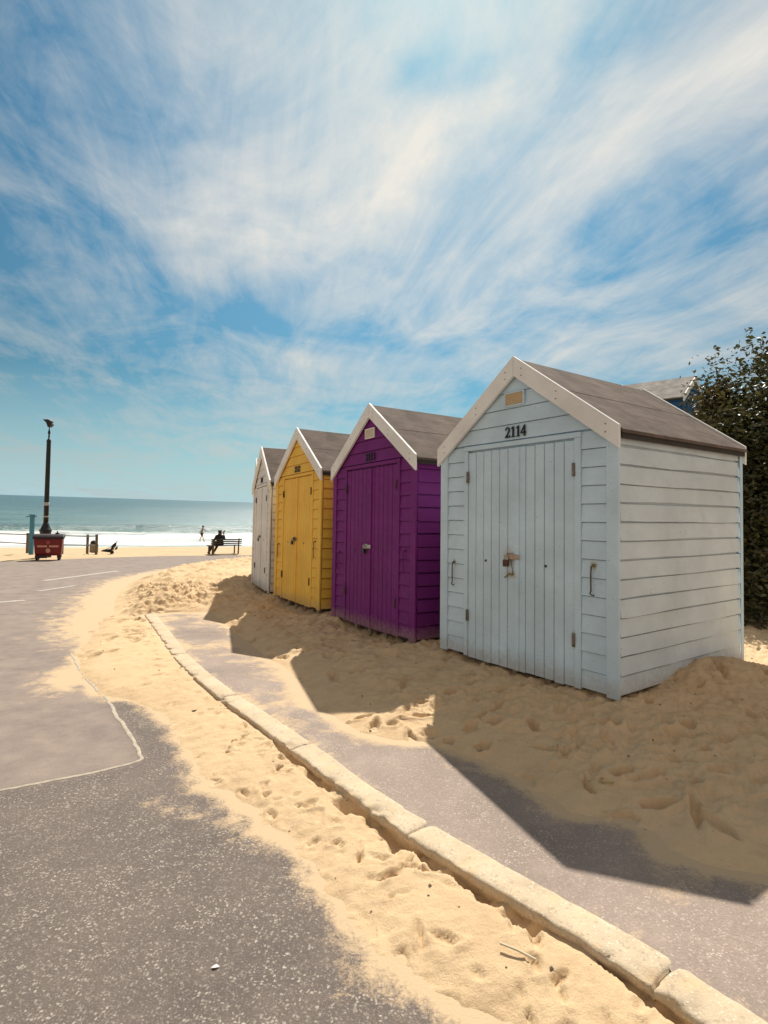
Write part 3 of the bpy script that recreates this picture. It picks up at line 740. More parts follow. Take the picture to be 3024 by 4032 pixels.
    if lock:
        lz = .955; lx = mid
        t = MB(); hm = {'plain': M_iron, 'white': M_steel, 'rust': M_hasp}[lock]
        t.box(lx - .085, lx + .046, -.034, -.0275, lz - .022, lz + .022); t.box(lx - .10, lx - .045, -.0265, -.0125, lz - .03, lz + .03)
        t.tube([(lx - .085, -.036, lz), (lx - .085, -.055, lz)], .006, 8)
        t.build('hasp', hm, root, .0015)
        pk = MB(); px, pz = lx - .085, lz - .075
        pk.prism([(px - .027, pz - .005), (px - .022, pz - .012), (px + .022, pz - .012), (px + .027, pz - .005), (px + .027, pz + .04), (px + .02, pz + .048), (px - .02, pz + .048), (px - .027, pz + .04)], 'y', -.062, -.038)
        po = pk.build('padlock', {'plain': M_black, 'white': M_black, 'rust': plain('rusty_padlock', (.11, .055, .038), .6, .3, .35, 45)}[lock], root, .003)
        sh = MB(); sh.tube([(px + .016 * math.cos(a), -.05, pz + .045 + (.03 if 0 < i < 8 else .0) + .018 * max(0, math.sin(a))) for i, a in enumerate(np.linspace(0, math.pi, 9))], .0045, 8)
        sh.build('shackle', M_steel, po)
        if lock == 'rust':
            t = MB(); t.tube([(lx - .025, -.026, lz - .155), (lx - .045, -.028, lz - .150), (lx - .07, -.03, lz - .150), (lx - .095, -.03, lz - .172), (lx - .118, -.03, lz - .186)], .0055, 7)
            t.build('hook', M_brass, root)
            t = MB(); t.tube([(lx - .045, -.03, lz - .02), (lx - .038, -.03, lz - .06), (lx - .028, -.03, lz - .11), (lx - .024, -.03, lz - .15)], .003, 6); t.build('cord', M_iron, root)
    if hooks:
        for (hx, hz) in ((.165, .86), (1.705, .94)):
            t = MB(); t.tube([(hx + .012, -.016, hz), (hx + .012, -.034, hz), (hx, -.036, hz - .008), (hx - .004, -.035, hz - .07), (hx - .003, -.035, hz - .195), (hx - .012, -.035, hz - .212), (hx + .008, -.037, hz - .222), (hx + .026, -.037, hz - .222)], .0055, 7)
            hk = t.build('hook', M_iron if lock != 'white' else M, root)
            t = MB(); t.lathe([(0.0, hz - .012), (.014, hz - .008), (.014, hz + .008), (0, hz + .012)], 10, (hx + .012, -.024))
            t.build('eyelet', M_brass if lock != 'white' else M, hk)
    return root

RUST = (.36, .22, .12)
blue_st = [(.865, .95, .10, .11, (.52, .40, .31), .6), (.90, .80, .09, .05, (.42, .34, .16), .7), (1.705, .94, .04, .045, (.40, .30, .14), .7), (.165, .86, .03, .04, RUST, .5),
           (1.541, .36, .03, .09, RUST, .6), (1.541, 1.66, .025, .07, RUST, .4), (.358, 1.66, .03, .07, RUST, .4), (.36, .34, .02, .08, RUST, .3)]
M_blueside = paint('side_lit_blue_paint', (.70, .765, .80), (), amt=.3)  # same paint as the front; the side wall's light is tinted into this copy
M_blue = paint('pale_blue_hut_paint', (.61, .765, .87), blue_st, amt=.2)
M_purple = paint('purple_hut_paint', (.185, .016, .180), (), (.10, .05, .07), .25)
M_yellow = paint('yellow_hut_paint', (.95, .55, .085), (), (.42, .23, .06), .3)
M_cream = paint('white_hut_paint', (.78, .76, .73), (), amt=.2)
M_navy = paint('deep_blue_hut_paint', (.015, .085, .20), (), (.05, .06, .08), .2)
GR = 'beach huts in the curving row'
h = HUTS[0]; hut('pale blue beach hut numbered 2114, nearest and largest in the row', GR, h[:3], h[3], h[4], h[5], M_blue, '2114', M_plaque, 'rust', True, 1, sideM=M_blueside)
h = HUTS[1]; hut('purple beach hut numbered 2113 with a white gable trim', GR, h[:3], h[3], h[4], h[5], M_purple, '2113', M_plaque2, 'white', True, 2)
h = HUTS[2]; hut('yellow beach hut standing between the purple hut and the white hut', GR, h[:3], h[3], h[4], h[5], M_yellow, '2112', None, 'plain', True, 3)
h = HUTS[3]; hut('white beach hut with dark door hinges, just beyond the yellow hut', GR, h[:3], h[3], h[4], h[5], M_cream, '2111', None, 'plain', False, 4)
h = HUTS[4]; hut('white beach hut almost hidden behind the other white hut, only its edge showing', GR, h[:3], h[3], h[4], h[5], M_cream, None, None, None, False, 5, None, True)
hut('blue hut with pale roof raised behind the pale blue hut, beside the bushes', 'beach huts behind the row', (7.86, 15.0, 2.83), R(45), 0, 0, M_navy, None, None, None, False, 6, M_felt_pale, True)

# bank rising behind the huts
gx = np.arange(2.6, 30, .3); gy = np.arange(8, 40, .3); X, Y = np.meshgrid(gx, gy)
q = (X - 3.6) * .75 + (Y - 8.6) * .35
Z = side_z(X, Y) + .16 + 3.1 * sstep(.4, 4.8, q) * sstep(2.6, 6., X - .12 * (Y - 8)) + .15 * (fbm(X, Y, .9, 4, 3) - .5)
Z += np.maximum(0, Y - 18) * .02
m, nt, bs = newmat('bank_earth_and_grass'); v = coord(nt)
L(nt, mixc(nt, mr(nt, noise(nt, v, 3, 6, .7), .4, .6), (.055, .065, .028), (.16, .125, .075)), bs.inputs['Base Color']); bs.inputs['Roughness'].default_value = .95
bump(nt, noise(nt, v, 14, 6, .7), bs, .8, .06)
tag(gridmesh('hillside', np.stack([X, Y, Z], -1).reshape(-1, 3), faces(len(gx), len(gy)), m, True), 'earth bank rising behind the beach huts', None, None, 'structure')

# ------------------------------------------------------------------ bushes
def leaf_mat(name, a, b_, tr):
    m, nt, bs = newmat(name); v = coord(nt)
    oi = nd(nt, 'Attribute'); oi.attribute_name = 'tone'
    L(nt, mixc(nt, oi.outputs['Fac'], a, b_), bs.inputs['Base Color'])
    bs.inputs['Roughness'].default_value = .46; bs.inputs['Specular IOR Level'].default_value = .42
    tb = nd(nt, 'BsdfTranslucent'); tb.inputs[0].default_value = c4(tr)
    mx = nd(nt, 'MixShader'); mx.inputs[0].default_value = .14
    out = nt.nodes['Material Output']
    L(nt, bs.outputs[0], mx.inputs[1]); L(nt, tb.outputs[0], mx.inputs[2]); L(nt, mx.outputs[0], out.inputs[0])
    return m
M_leaf = leaf_mat('glossy_leaf', (.018, .024, .008), (.095, .080, .026), (.12, .11, .02))
M_leaf2 = leaf_mat('tan_leaf', (.045, .042, .014), (.14, .11, .045), (.16, .13, .03))
M_bark = plain('dark_bark', (.06, .045, .033), .9, 0, .4, 20)
def bush(label, base, blobs, nleaf, size, mat, seed, limbs=9):
    g = np.random.default_rng(seed); rr = random.Random(seed)
    root = empty('bush', base); tag(root, label, 'bush', 'bushes behind the near hut')
    t = MB(); clumps = []
    for (c, rad, n) in blobs:
        for _ in range(n):
            u = g.normal(size=3); u /= np.linalg.norm(u); k = g.random() ** .30
            p = np.array(c) + u * np.array(rad) * k
            if p[2] > .12: clumps.append((p, .10 + .16 * g.random()))
    t.tube([(0, 0, -.2), (.03, .02, .4), (0, .05, 1.0)], [.11, .09, .07], 8)
    for i in range(limbs):
        p, _ = clumps[rr.randrange(len(clumps))]
        st = Vector((0, 0, .1 + .8 * rr.random())); e = Vector(p)
        mid_ = st.lerp(e, .5) + Vector((rr.uniform(-.15, .15), rr.uniform(-.15, .15), .1))
        t.tube([st, mid_, e], [.045, .028, .008], 6)
    t.build('trunk', M_bark, root)
    per = nleaf // len(clumps); P = []
    for p, s_ in clumps:
        P.append(p + np.clip(g.normal(size=(per, 3)), -1.5, 1.5) * s_ * np.array([1, 1, .85]))
    # twigs that stick out of the outline
    for p, s_ in clumps[::2]:
        dvec = p / (np.linalg.norm(p) + 1e-6); dvec = dvec + np.array([0, 0, .8]); dvec /= np.linalg.norm(dvec)
        tt = g.random((12, 1)) * .27
        P.append(p + dvec * (s_ + tt) + g.normal(size=(12, 3)) * .022)
    P = np.concatenate(P); P = P[P[:, 2] > .03]; n = len(P)
    d = g.normal(size=(n, 3)); d[:, 2] = np.abs(d[:, 2]) * .5; d /= np.linalg.norm(d, axis=1)[:, None]
    nn = np.cross(d, g.normal(size=(n, 3)) * .8 + np.array([0, 0, .3])); nn /= np.linalg.norm(nn, axis=1)[:, None] + 1e-9
    up = np.cross(nn, d)
    ln = size * (.6 + .8 * g.random((n, 1))); wd = ln * (.20 + .1 * g.random((n, 1)))
    V = np.stack([P - d * ln * .5, P + nn * wd + up * wd * .35, P + d * ln * .5, P - nn * wd + up * wd * .35], 1).reshape(-1, 3)
    F = np.concatenate([np.arange(4 * n).reshape(-1, 4)[:, [0, 1, 2]], np.arange(4 * n).reshape(-1, 4)[:, [0, 2, 3]]])
    o = gridmesh('foliage', V, F, mat, False, {'tone': np.repeat(np.clip(g.normal(.4, .3, n), 0, 1), 4)})
    o.parent = root
bz = .18
bush('tall dark glossy leaved bush at the right edge, standing behind the pale blue hut', (5.85, 7.7, bz),
     [((0, 0, 1.5), (1.45, 1.1, 1.5), 170), ((.2, .1, 3.15), (1.1, .9, 1.1), 140), ((-.75, .1, 2.25), (.55, .6, .85), 70), ((-.95, -.3, .8), (.7, .6, .8), 70)], 56000, .078, M_leaf, 3, 14)
bush('low tan green bush with a tall tuft, in front of the raised blue hut', (5.30, 8.6, bz),
     [((0, 0, 1.3), (.60, .55, .9), 60), ((.25, 0, 2.62), (.50, .4, .42), 60), ((-.28, 0, 2.5), (.20, .3, .48), 30), ((-.24, 0, 3.2), (.06, .09, .38), 18)], 20000, .072, M_leaf2, 5, 10)

# ------------------------------------------------------------------ promenade furniture
def gz(x, y):
    b, d = beach_z(np.array([x]), np.array([y])); return float(max(road_z(x, y), b[0] if d[0] > -.5 else -99))
M_post = plain('dark_lamp_paint', (.012, .011, .011), .5, .2)
def lamp(x, y):
    z = gz(x, y)
    root = empty('lamp_post', (x, y, z)); tag(root, 'tall dark lamp post rising behind the red bin, floodlight on top', 'lamp post')
    t = MB(); t.lathe([(.24, 0), (.24, .06), (.20, .12), (.20, 1.02), (.225, 1.04), (.225, 1.10), (.20, 1.13), (.15, 1.24), (.105, 1.36), (.095, 1.40)], 20); t.build('pedestal', M_post, root)
    t = MB(); t.lathe([(.095, 1.40), (.09, 2.2), (.082, 4.2), (.078, 4.67), (.085, 4.69), (.085, 4.74), (.05, 4.81), (.03, 4.84)], 16); t.build('pole', M_post, root)
    for zz in (1.62, 2.10):
        t = MB(); t.lathe([(.098, zz), (.102, zz + .01), (.102, zz + (.12 if zz > 2 else .05)), (.097, zz + (.13 if zz > 2 else .06))], 16); t.build('band', plain('pale_band', (.42, .40, .36), .6), root)
    t = MB(); t.lathe([(.032, 4.84), (.03, 5.00), (.045, 5.04), (.05, 5.09), (.03, 5.16), (.018, 5.22), (.018, 5.32)], 12); t.build('finial', M_post, root)
    t = MB()
    t.prism([(-.02, 5.29), (.035, 5.29), (.13, 5.38), (.135, 5.43), (.07, 5.44), (.11, 5.51), (.09, 5.56), (-.02, 5.61), (-.24, 5.60), (-.10, 5.48)], 'y', -.09, .09)
    t.build('floodlight', M_post, root, .012)
M_red = plain('red_bin_paint', (.17, .004, .004), .45, 0, .15, 5)
M_bindark = plain('dark_bin_plastic', (.022, .008, .010), .5)
M_decal = plain('worn_pale_decal', (.58, .30, .22), .6)
def bin_(x, y, ang):
    root = empty('wheelie_bin', (x, y, gz(x, y)), (0, 0, ang)); root.scale = (.83, .78, .93); tag(root, 'large red wheelie bin with a dark lid, by the lamp post', 'bin')
    t = MB()   # tapered body, local -y faces the road
    def ring(z, w, d): return [(-w, -d, z), (w, -d, z), (w, d, z), (-w, d, z)]
    rs = [ring(.21, .50, .33), ring(.30, .535, .36), ring(.92, .585, .40)]
    vs = [p for q in rs for p in q]; fs = [(0, 3, 2, 1), (8, 9, 10, 11)] + [(4 * i + j, 4 * i + (j + 1) % 4, 4 * i + 4 + (j + 1) % 4, 4 * i + 4 + j) for i in range(2) for j in range(4)]
    t.add(vs, fs); t.build('body', M_red, root, .03)
    t = MB(); t.prism([(-.46, .90), (.46, .90), (.46, .985), (.36, 1.06), (.0, 1.10), (-.36, 1.06), (-.46, .985)], 'x', -.63, .63)
    lid = t.build('lid', M_bindark, root, .03)
    t = MB(); t.lathe([(.10, 1.085), (.09, 1.13), (.03, 1.15), (.025, 1.22), (.0, 1.225)], 10, (.33, .0)); t.build('lid_handle', M_black, lid)
    for sx in (-.44, .44):
        for sy in (-.26, .26):
            t = MB(); t.tube([(sx - .05, sy, .10), (sx + .05, sy, .10)], .10, 14)
            wh = t.build('wheel', M_black, root)
            t = MB(); t.box(sx - .075, sx + .075, sy - .05, sy + .05, .11, .24); t.build('castor', M_bindark, wh)
    t = MB(); t.box(-.50, -.02, -.50, -.375, .12, .235); t.build('step', M_bindark, root)
    # stripes and round marks on the front
    def front(px, pz): return -.36 - (pz - .30) * (.04 / .62) - .004
    for a, b_ in ((-.44, -.04), (.04, .42)):
        t = MB(); z0, z1 = .565, .635
        t.hexa([(a, front(0, z0), z0), (b_, front(0, z0), z0), (b_, front(0, z0) + .003, z0), (a, front(0, z0) + .003, z0), (a, front(0, z1), z1), (b_, front(0, z1), z1), (b_, front(0, z1) + .003, z1), (a, front(0, z1) + .003, z1)])
        t.build('stripe', M_decal, root)
    for cz, rr_, mt in ((.42, .095, M_decal), (.76, .075, plain('faint_decal', (.36, .06, .05), .6))):
        t = MB(); poly = [(rr_ * math.cos(2 * math.pi * k / 16), cz + rr_ * math.sin(2 * math.pi * k / 16)) for k in range(16)]
        vs = [(px, front(0, pz) - .0005, pz) for px, pz in poly] + [(px, front(0, pz) + .003, pz) for px, pz in poly]
        t.add(vs, [tuple(range(16)), tuple(range(31, 15, -1))] + [(k, (k + 1) % 16, (k + 1) % 16 + 16, k + 16) for k in range(16)]); t.build('emblem', mt, root)
M_teal = plain('teal_post_paint', (.03, .18, .27), .5, 0, .25, 3)
def teal(x, y):
    root = empty('marker_post', (x, y, gz(x, y))); tag(root, 'tall slim teal marker post standing left of the red bin', 'post')
    t = MB(); t.box(-.08, .08, -.06, .06, -.2, 1.76); t.build('post', M_teal, root, .01)
    t = MB(); t.box(-.10, .10, -.08, .08, 1.755, 1.80); t.build('cap', M_teal, root, .008)
    t = MB(); t.tube([(-.27, 0, 1.69), (-.075, 0, 1.72)], .018, 6); t.tube([(.075, 0, 1.74), (.19, 0, 1.71)], .018, 6); t.build('bracket', M_post, root)
M_rail = plain('grey_rail', (.19, .20, .21), .5, .3); M_railpost = plain('weathered_rail_post', (.12, .085, .055), .85, 0, .35, 9)
def railing(pts, label, lasth=1.):
    x0, y0 = pts[0]
    root = empty('railing', (x0, y0, gz(x0, y0))); tag(root, label, 'railing', 'railings along the beach edge')
    O = Vector(root.location); P = [Vector((x, y, gz(x, y))) - O for x, y in pts]
    for i, p in enumerate(P):
        t = MB(); w = .045
        t.box(p.x - w, p.x + w, p.y - w, p.y + w, p.z - .3, p.z + .93); t.build('post', M_railpost, root, .008)
    for hz in (.86, .44):
        t = MB(); t.tube([p + Vector((0, -.07, hz)) for p in P], .026, 8); t.build('rail', M_rail, root)
lamp(-13.75, 23.0)
bin_(-13.0, 22.0, R(25))
teal(-15.55, 25.0)
railing([(-26.0, 31.0), (-21.2, 29.4), (-16.7, 26.55)], 'grey two rail railing running left from the teal post')
railing([(-14.75, 26.0), (-13.80, 26.4), (-13.05, 25.75)], 'short grey two rail railing between the red bin and the litter bin')
def litter(x, y):
    root = empty('litter_bin', (x, y, gz(x, y))); root.scale = (.72, .72, .84); tag(root, 'small slatted wooden litter bin beside the last railing post', 'litter bin')
    t = MB()
    for k in range(14):
        a = 2 * math.pi * k / 14; c, s_ = math.cos(a) * .21, math.sin(a) * .21
        t.box(c - .04, c + .04, s_ - .02, s_ + .02, .10, .58)
    t.build('slats', M_wood, root); t = MB(); t.lathe([(.17, .08), (.185, .1), (.185, .56), (.17, .57)], 14); t.build('liner', M_railpost, root)
    t = MB(); t.lathe([(.24, .60), (.24, .64), (.16, .74), (.05, .78), (0, .785)], 16); t.build('lid', M_black, root)
litter(-13.75, 26.9)
def pushchair(x, y, ang):
    root = empty('pushchair', (x, y, gz(x, y)), (0, 0, ang)); root.scale = (.66,) * 3; tag(root, 'small black pushchair parked on sand right of the railing', 'pushchair')
    fab = plain('black_pushchair_fabric', (.012, .012, .013), .85)
    t = MB(); t.prism([(-.62, .20), (-.30, .16), (.02, .12), (.12, .30), (.20, .40), (.10, .42), (-.08, .34), (-.30, .30), (-.50, .30)], 'y', -.19, .19); t.build('seat', fab, root, .02)
    t = MB(); t.prism([(.02, .42), (.12, .38), (.34, .62), (.38, .86), (.30, .84), (.12, .68)], 'y', -.20, .20); t.build('hood', fab, root, .03)
    for s_ in (-.2, .2):
        t = MB(); t.tube([(-.60, s_, .22), (-.20, s_, .36), (.20, s_, .66), (.44, s_, .95)], .018, 7); t.tube([(.10, s_, .10), (.20, s_, .40), (.34, s_, .62)], .016, 7); t.build('frame', M_black, root)
        for wx, wr in ((.10, .11), (.36, .10)):
            t = MB(); zz = .10 if wx < .2 else .34
            if wx < .2:
                t.tube([(wx, s_ - .022, zz), (wx, s_ + .022, zz)], wr, 16); t.build('wheel', M_black, root)
    t = MB(); t.tube([(.44, -.2, .95), (.47, 0, .97), (.44, .2, .95)], .02, 7); t.build('handle', M_black, root)
    t = MB(); t.prism([(.24, .28), (.44, .34), (.46, .56), (.36, .54)], 'y', -.13, .13); t.build('bag', plain('olive_bag', (.09, .08, .05), .8), root, .02)
pushchair(-12.95, 26.9, R(20))

# bench
M_slat = plain('bench_slat', (.055, .045, .038), .7, 0, .3, 12); M_bleg = plain('bench_leg', (.12, .075, .04), .75, 0, .3, 12)
BX = Vector((1.21, 1.04, 0)).normalized(); BF = Vector((-BX.y, BX.x, 0))   # along, facing the sea
b0 = Vector((-8.42, 27.82, 0)); BANG = math.atan2(BX.y, BX.x)
bzz = gz(-7.9, 28.3)
def bench():
    root = empty('park_bench', (b0.x, b0.y, bzz), (0, 0, BANG)); tag(root, 'dark slatted bench facing the sea with a person seated', 'bench')
    for i in range(4):
        t = MB(); t.box(-.04, 1.64, .10 + i * .11, .19 + i * .11, .40, .435); s_ = t.build('seat_slat', M_slat, root, .004)
    for i, (z, yy) in enumerate(((.50, .055), (.60, .03), (.70, .005))):
        t = MB(); t.box(-.02, 1.62, yy - .015, yy + .018, z, z + .062); t.build('back_slat', M_slat, root, .004)
    for u in (.08, 1.44):
        for yy, zt in ((.04, .78), (.47, .40)):
            t = MB(); w = .05 if u < 1 else .028
            t.prism([(yy - .03, -.05), (yy + .03, -.05), (yy + .02 - (.04 if zt > .5 else 0), zt), (yy - .02 - (.04 if zt > .5 else 0), zt)], 'x', u - w, u + w); t.build('leg', M_bleg, root, .004)
    for u in (.03, 1.47):
        t = MB(); t.box(u - .04, u + .04, .0, .56, .60, .63) if u > 1 else t.box(u - .04, u + .04, .0, .56, .385, .398); t.build('armrest' if u > 1 else 'seat_bearer', M_bleg, root)
bench()

# ------------------------------------------------------------------ people (skinned joint chains, one continuous surface each)
def skin(name, verts, edges, mat, parent, sub=2, root_i=0):
    me = bpy.data.meshes.new(name); me.from_pydata([v[:3] for v in verts], edges, []); me.materials.append(mat)
    o = bpy.data.objects.new(name, me); col.objects.link(o); o.parent = parent
    o.modifiers.new('skin', 'SKIN').use_smooth_shade = True
    if not me.skin_vertices: me.attributes  # the modifier makes the layer
    for i, v in enumerate(verts):
        sv = me.skin_vertices[0].data[i]; r = v[3]; sv.radius = r if isinstance(r, tuple) else (r, r); sv.use_root = (i == root_i)
    m = o.modifiers.new('sub', 'SUBSURF'); m.levels = sub; m.render_levels = sub
    return o
def chain(verts, edges, start, pts):
    k = start
    for p in pts:
        verts.append(p); edges.append((k, len(verts) - 1)); k = len(verts) - 1
    return k
def hand(verts, edges, wrist, w, d, side, curl):
    """palm, four fingers of unequal length and a thumb off the palm's side"""
    d = Vector(d).normalized(); s_ = Vector(side).normalized(); n = d.cross(s_)
    w = Vector(w)
    pm = chain(verts, edges, wrist, [tuple(w + d * .055) + (.026,)])
    for off, ln in ((-.027, .060), (-.009, .074), (.009, .079), (.027, .070)):
        a = w + d * .090 + s_ * off; b_ = a + (d + n * curl * .5) * ln * .55; c = b_ + (d * .7 + n * curl) * ln * .45
        chain(verts, edges, pm, [tuple(a) + (.010,), tuple(b_) + (.0085,), tuple(c) + (.0075,)])
    a = w + d * .035 + s_ * .034; b_ = a + (d * .6 + s_ * .7) * .035
    chain(verts, edges, wrist, [tuple(a) + (.012,), tuple(b_) + (.010,), tuple(b_ + (d * .9 + s_ * .2) * .028) + (.008,)])
def head(verts, edges, neck, p, face, s=1.):
    """neck joint to skull with nose, chin and ears"""
    p = Vector(p); f = Vector(face).normalized(); lat = f.cross(Vector((0, 0, 1))).normalized()
    k = chain(verts, edges, neck, [tuple(p + Vector((0, 0, .02))) + (.058 * s,), tuple(p + Vector((0, 0, .11)) + f * .012) + ((.076 * s, .092 * s),), tuple(p + Vector((0, 0, .185))) + (.066 * s,)])
    sk = k - 1
    chain(verts, edges, sk, [tuple(p + Vector((0, 0, .095)) + f * .108) + (.013,)])
    chain(verts, edges, k - 2, [tuple(p + Vector((0, 0, .02)) + f * .07) + (.026,)])
    for q in (-1, 1): chain(verts, edges, sk, [tuple(p + Vector((0, 0, .10)) + lat * q * .086) + (.016,)])
M_skin = plain('skin', (.36, .21, .15), .55, 0, .08, 12); M_hair = plain('dark_hair', (.015, .012, .010), .6)
M_grey = plain('grey_jumper', (.22, .20, .185), .9); M_shorts = plain('black_shorts', (.012, .011, .012), .9); M_coat = plain('black_coat', (.016, .013, .016), .9)
M_shoe = plain('brown_shoe', (.13, .07, .05), .7); M_trouser = plain('dark_trousers', (.02, .016, .016), .9)
def eyes_mouth(parent, p, face):
    f = Vector(face).normalized(); lat = f.cross(Vector((0, 0, 1))).normalized(); p = Vector(p)
    for q in (-1, 1):
        t = MB(); c = p + Vector((0, 0, .118)) + f * .092 + lat * q * .032
        t.lathe([(.0, -.008), (.009, -.004), (.009, .004), (0, .008)], 8); t.build('eye', M_black, parent, 0, Matrix.Translation(c))
    t = MB(); c = p + Vector((0, 0, .045)) + f * .086; t.tube([c - lat * .022, c + f * .004, c + lat * .022], .005, 6); t.build('mouth', plain('lip', (.25, .10, .08), .5), parent)
def walker(x, y):
    z = gz(x, y); root = empty('person', (x, y, z), (0, 0, R(18)))
    tag(root, 'person in grey top and black shorts walking along the surf, arm stretched forward', 'person')
    # local +x = walking direction
    V = [(0, 0, .92, (.125, .10))]; E_ = []
    ch = chain(V, E_, 0, [(.02, 0, 1.08, (.13, .095)), (.05, 0, 1.25, (.145, .10)), (.08, 0, 1.38, (.12, .085))])
    nk = chain(V, E_, ch, [(.11, 0, 1.47, .055)]); head(V, E_, nk, (.13, 0, 1.50), (1, 0, -.1), .95)
    for s_, hip, knee, ank, toe in ((-1, (.02, -.09, .86), (.13, -.09, .48), (.20, -.09, .09), (.36, -.10, .035)), (1, (-.01, .09, .86), (-.04, .09, .47), (-.20, .09, .10), (-.06, .10, .035))):
        k = chain(V, E_, 0, [hip + (.088,), tuple(np.array(hip) * .5 + np.array(knee) * .5) + (.075,), knee + (.055,), tuple(np.array(knee) * .55 + np.array(ank) * .45) + (.054,), ank + (.036,), toe + (.033,)])
    w = (.62, -.20, 1.05); k = chain(V, E_, ch, [(.08, -.17, 1.37, .055), (.30, -.20, 1.21, .042), w + (.028,)]); hand(V, E_, k, w, (1, 0, -.35), (0, 1, 0), .4)
    w = (-.20, .22, .95); k = chain(V, E_, ch, [(.06, .17, 1.37, .055), (-.06, .22, 1.13, .042), w + (.028,)]); hand(V, E_, k, w, (-.35, 0, -1), (1, 0, -.3), .4)
    skin('body', V, E_, M_skin, root)
    V = [(0, 0, .93, (.15, .125))]; E_ = []
    ch = chain(V, E_, 0, [(.02, 0, 1.08, (.148, .115)), (.05, 0, 1.25, (.16, .118)), (.08, 0, 1.385, (.13, .10))]); chain(V, E_, ch, [(.10, 0, 1.44, .065)])
    chain(V, E_, ch, [(.08, -.17, 1.37, .068), (.30, -.20, 1.21, .055), (.56, -.20, 1.08, .042)]); chain(V, E_, ch, [(.06, .17, 1.37, .068), (-.06, .22, 1.13, .055), (-.18, .22, .99, .042)])
    skin('jumper', V, E_, M_grey, root)
    V = [(0, 0, .93, (.145, .12))]; E_ = []
    chain(V, E_, 0, [(.02, -.09, .84, .105), (.08, -.09, .64, .09)]); chain(V, E_, 0, [(-.01, .09, .84, .105), (-.03, .09, .64, .09)])
    skin('shorts', V, E_, M_shorts, root)
    V = [(.115, 0, 1.60, (.086, .10))]; E_ = []; chain(V, E_, 0, [(.12, 0, 1.675, .082)]); chain(V, E_, 0, [(.06, 0, 1.55, .07)]); skin('hair', V, E_, M_hair, root)
    eyes_mouth(root, (.13, 0, 1.50), (1, 0, -.1))
    for a, b_ in (((.20, -.09, .06), (.37, -.10, .035)), ((-.20, .09, .07), (-.05, .10, .035))):
        V = [a + (.05,)]; E_ = []; chain(V, E_, 0, [tuple(np.array(a) * .4 + np.array(b_) * .6) + (.046,), b_ + (.038,)]); skin('shoe', V, E_, M_shoe, root)
walker(-19.2, 59.8)
def sitter():
    root = empty('person', (b0.x, b0.y, bzz), (0, 0, BANG)); tag(root, 'person in a black coat sitting on the bench, seen from behind, one arm raised', 'person')
    cx = .50    # along the bench; local +y is the sea
    V = [(cx, .22, .52, (.17, .13))]; E_ = []
    ch = chain(V, E_, 0, [(cx, .19, .66, (.16, .125)), (cx, .19, .80, (.175, .12)), (cx, .21, .90, (.135, .10))])
    nk = chain(V, E_, ch, [(cx + .01, .22, .965, .058)]); head(V, E_, nk, (cx + .01, .23, .985), (.25, 1, 0), .95)
    for s_ in (-1, 1):
        chain(V, E_, 0, [(cx + s_ * .10, .30, .52, .095), (cx + s_ * .12, .60, .50, .065), (cx + s_ * .13 - .12, .64, .25, .052), (cx + s_ * .13 - .20, .64, .06, .038), (cx + s_ * .13 - .22, .78, .03, .033)])
    w = (cx + .28, .36, .98); k = chain(V, E_, ch, [(cx + .17, .21, .90, .055), (cx + .30, .28, .72, .043), w + (.028,)]); hand(V, E_, k, w, (-.05, .1, 1), (-1, 0, 0), .8)
    w = (cx - .18, .46, .58); k = chain(V, E_, ch, [(cx - .17, .21, .90, .055), (cx - .26, .28, .68, .043), w + (.028,)]); hand(V, E_, k, w, (.3, 1, -.1), (1, 0, 0), .5)
    skin('body', V, E_, M_skin, root)
    V = [(cx, .21, .46, (.20, .155))]; E_ = []
    ch = chain(V, E_, 0, [(cx, .19, .62, (.185, .145)), (cx, .19, .80, (.20, .145)), (cx, .21, .905, (.15, .115))]); chain(V, E_, ch, [(cx + .01, .225, .975, .078)])
    chain(V, E_, ch, [(cx + .17, .21, .90, .07), (cx + .30, .28, .72, .058), (cx + .285, .35, .93, .044)]); chain(V, E_, ch, [(cx - .17, .21, .90, .07), (cx - .26, .28, .68, .058), (cx - .19, .43, .60, .044)])
    skin('coat', V, E_, M_coat, root)
    V = [(cx, .25, .50, (.17, .12))]; E_ = []
    for s_ in (-1, 1): chain(V, E_, 0, [(cx + s_ * .10, .32, .51, .105), (cx + s_ * .12, .61, .49, .078), (cx + s_ * .13 - .12, .645, .25, .062), (cx + s_ * .13 - .19, .645, .09, .05)])
    skin('trousers', V, E_, M_trouser, root)
    V = [(cx + .005, .215, 1.09, (.088, .098))]; E_ = []; chain(V, E_, 0, [(cx + .005, .225, 1.165, .078)]); chain(V, E_, 0, [(cx, .18, 1.03, .072)]); skin('hair', V, E_, M_hair, root)
    eyes_mouth(root, (cx + .01, .23, .985), (.25, 1, 0))
    for s_ in (-1, 1):
        q = cx + s_ * .13 - .20; V = [(q, .64, .05, .05)]; E_ = []; chain(V, E_, 0, [(q - .01, .74, .04, .045), (q - .02, .82, .035, .038)]); skin('shoe', V, E_, M_shoe, root)
    # phone held up in the raised hand
    c = Vector((b0.x, b0.y, bzz)) + BX * (cx + .30) + BF * .39 + Vector((0, 0, 1.10))
    ph = empty('phone', c, (0, R(38), BANG)); tag(ph, 'dark phone held up in the seated person\'s raised hand', 'phone')
    t = MB(); t.box(-.04, .04, -.006, .006, -.08, .08); t.build('case', M_black, ph, .004)
    t = MB(); t.box(-.035, .035, -.0085, -.0065, -.074, .074); t.build('screen', plain('phone_glass', (.01, .01, .012), .1), ph)
sitter()

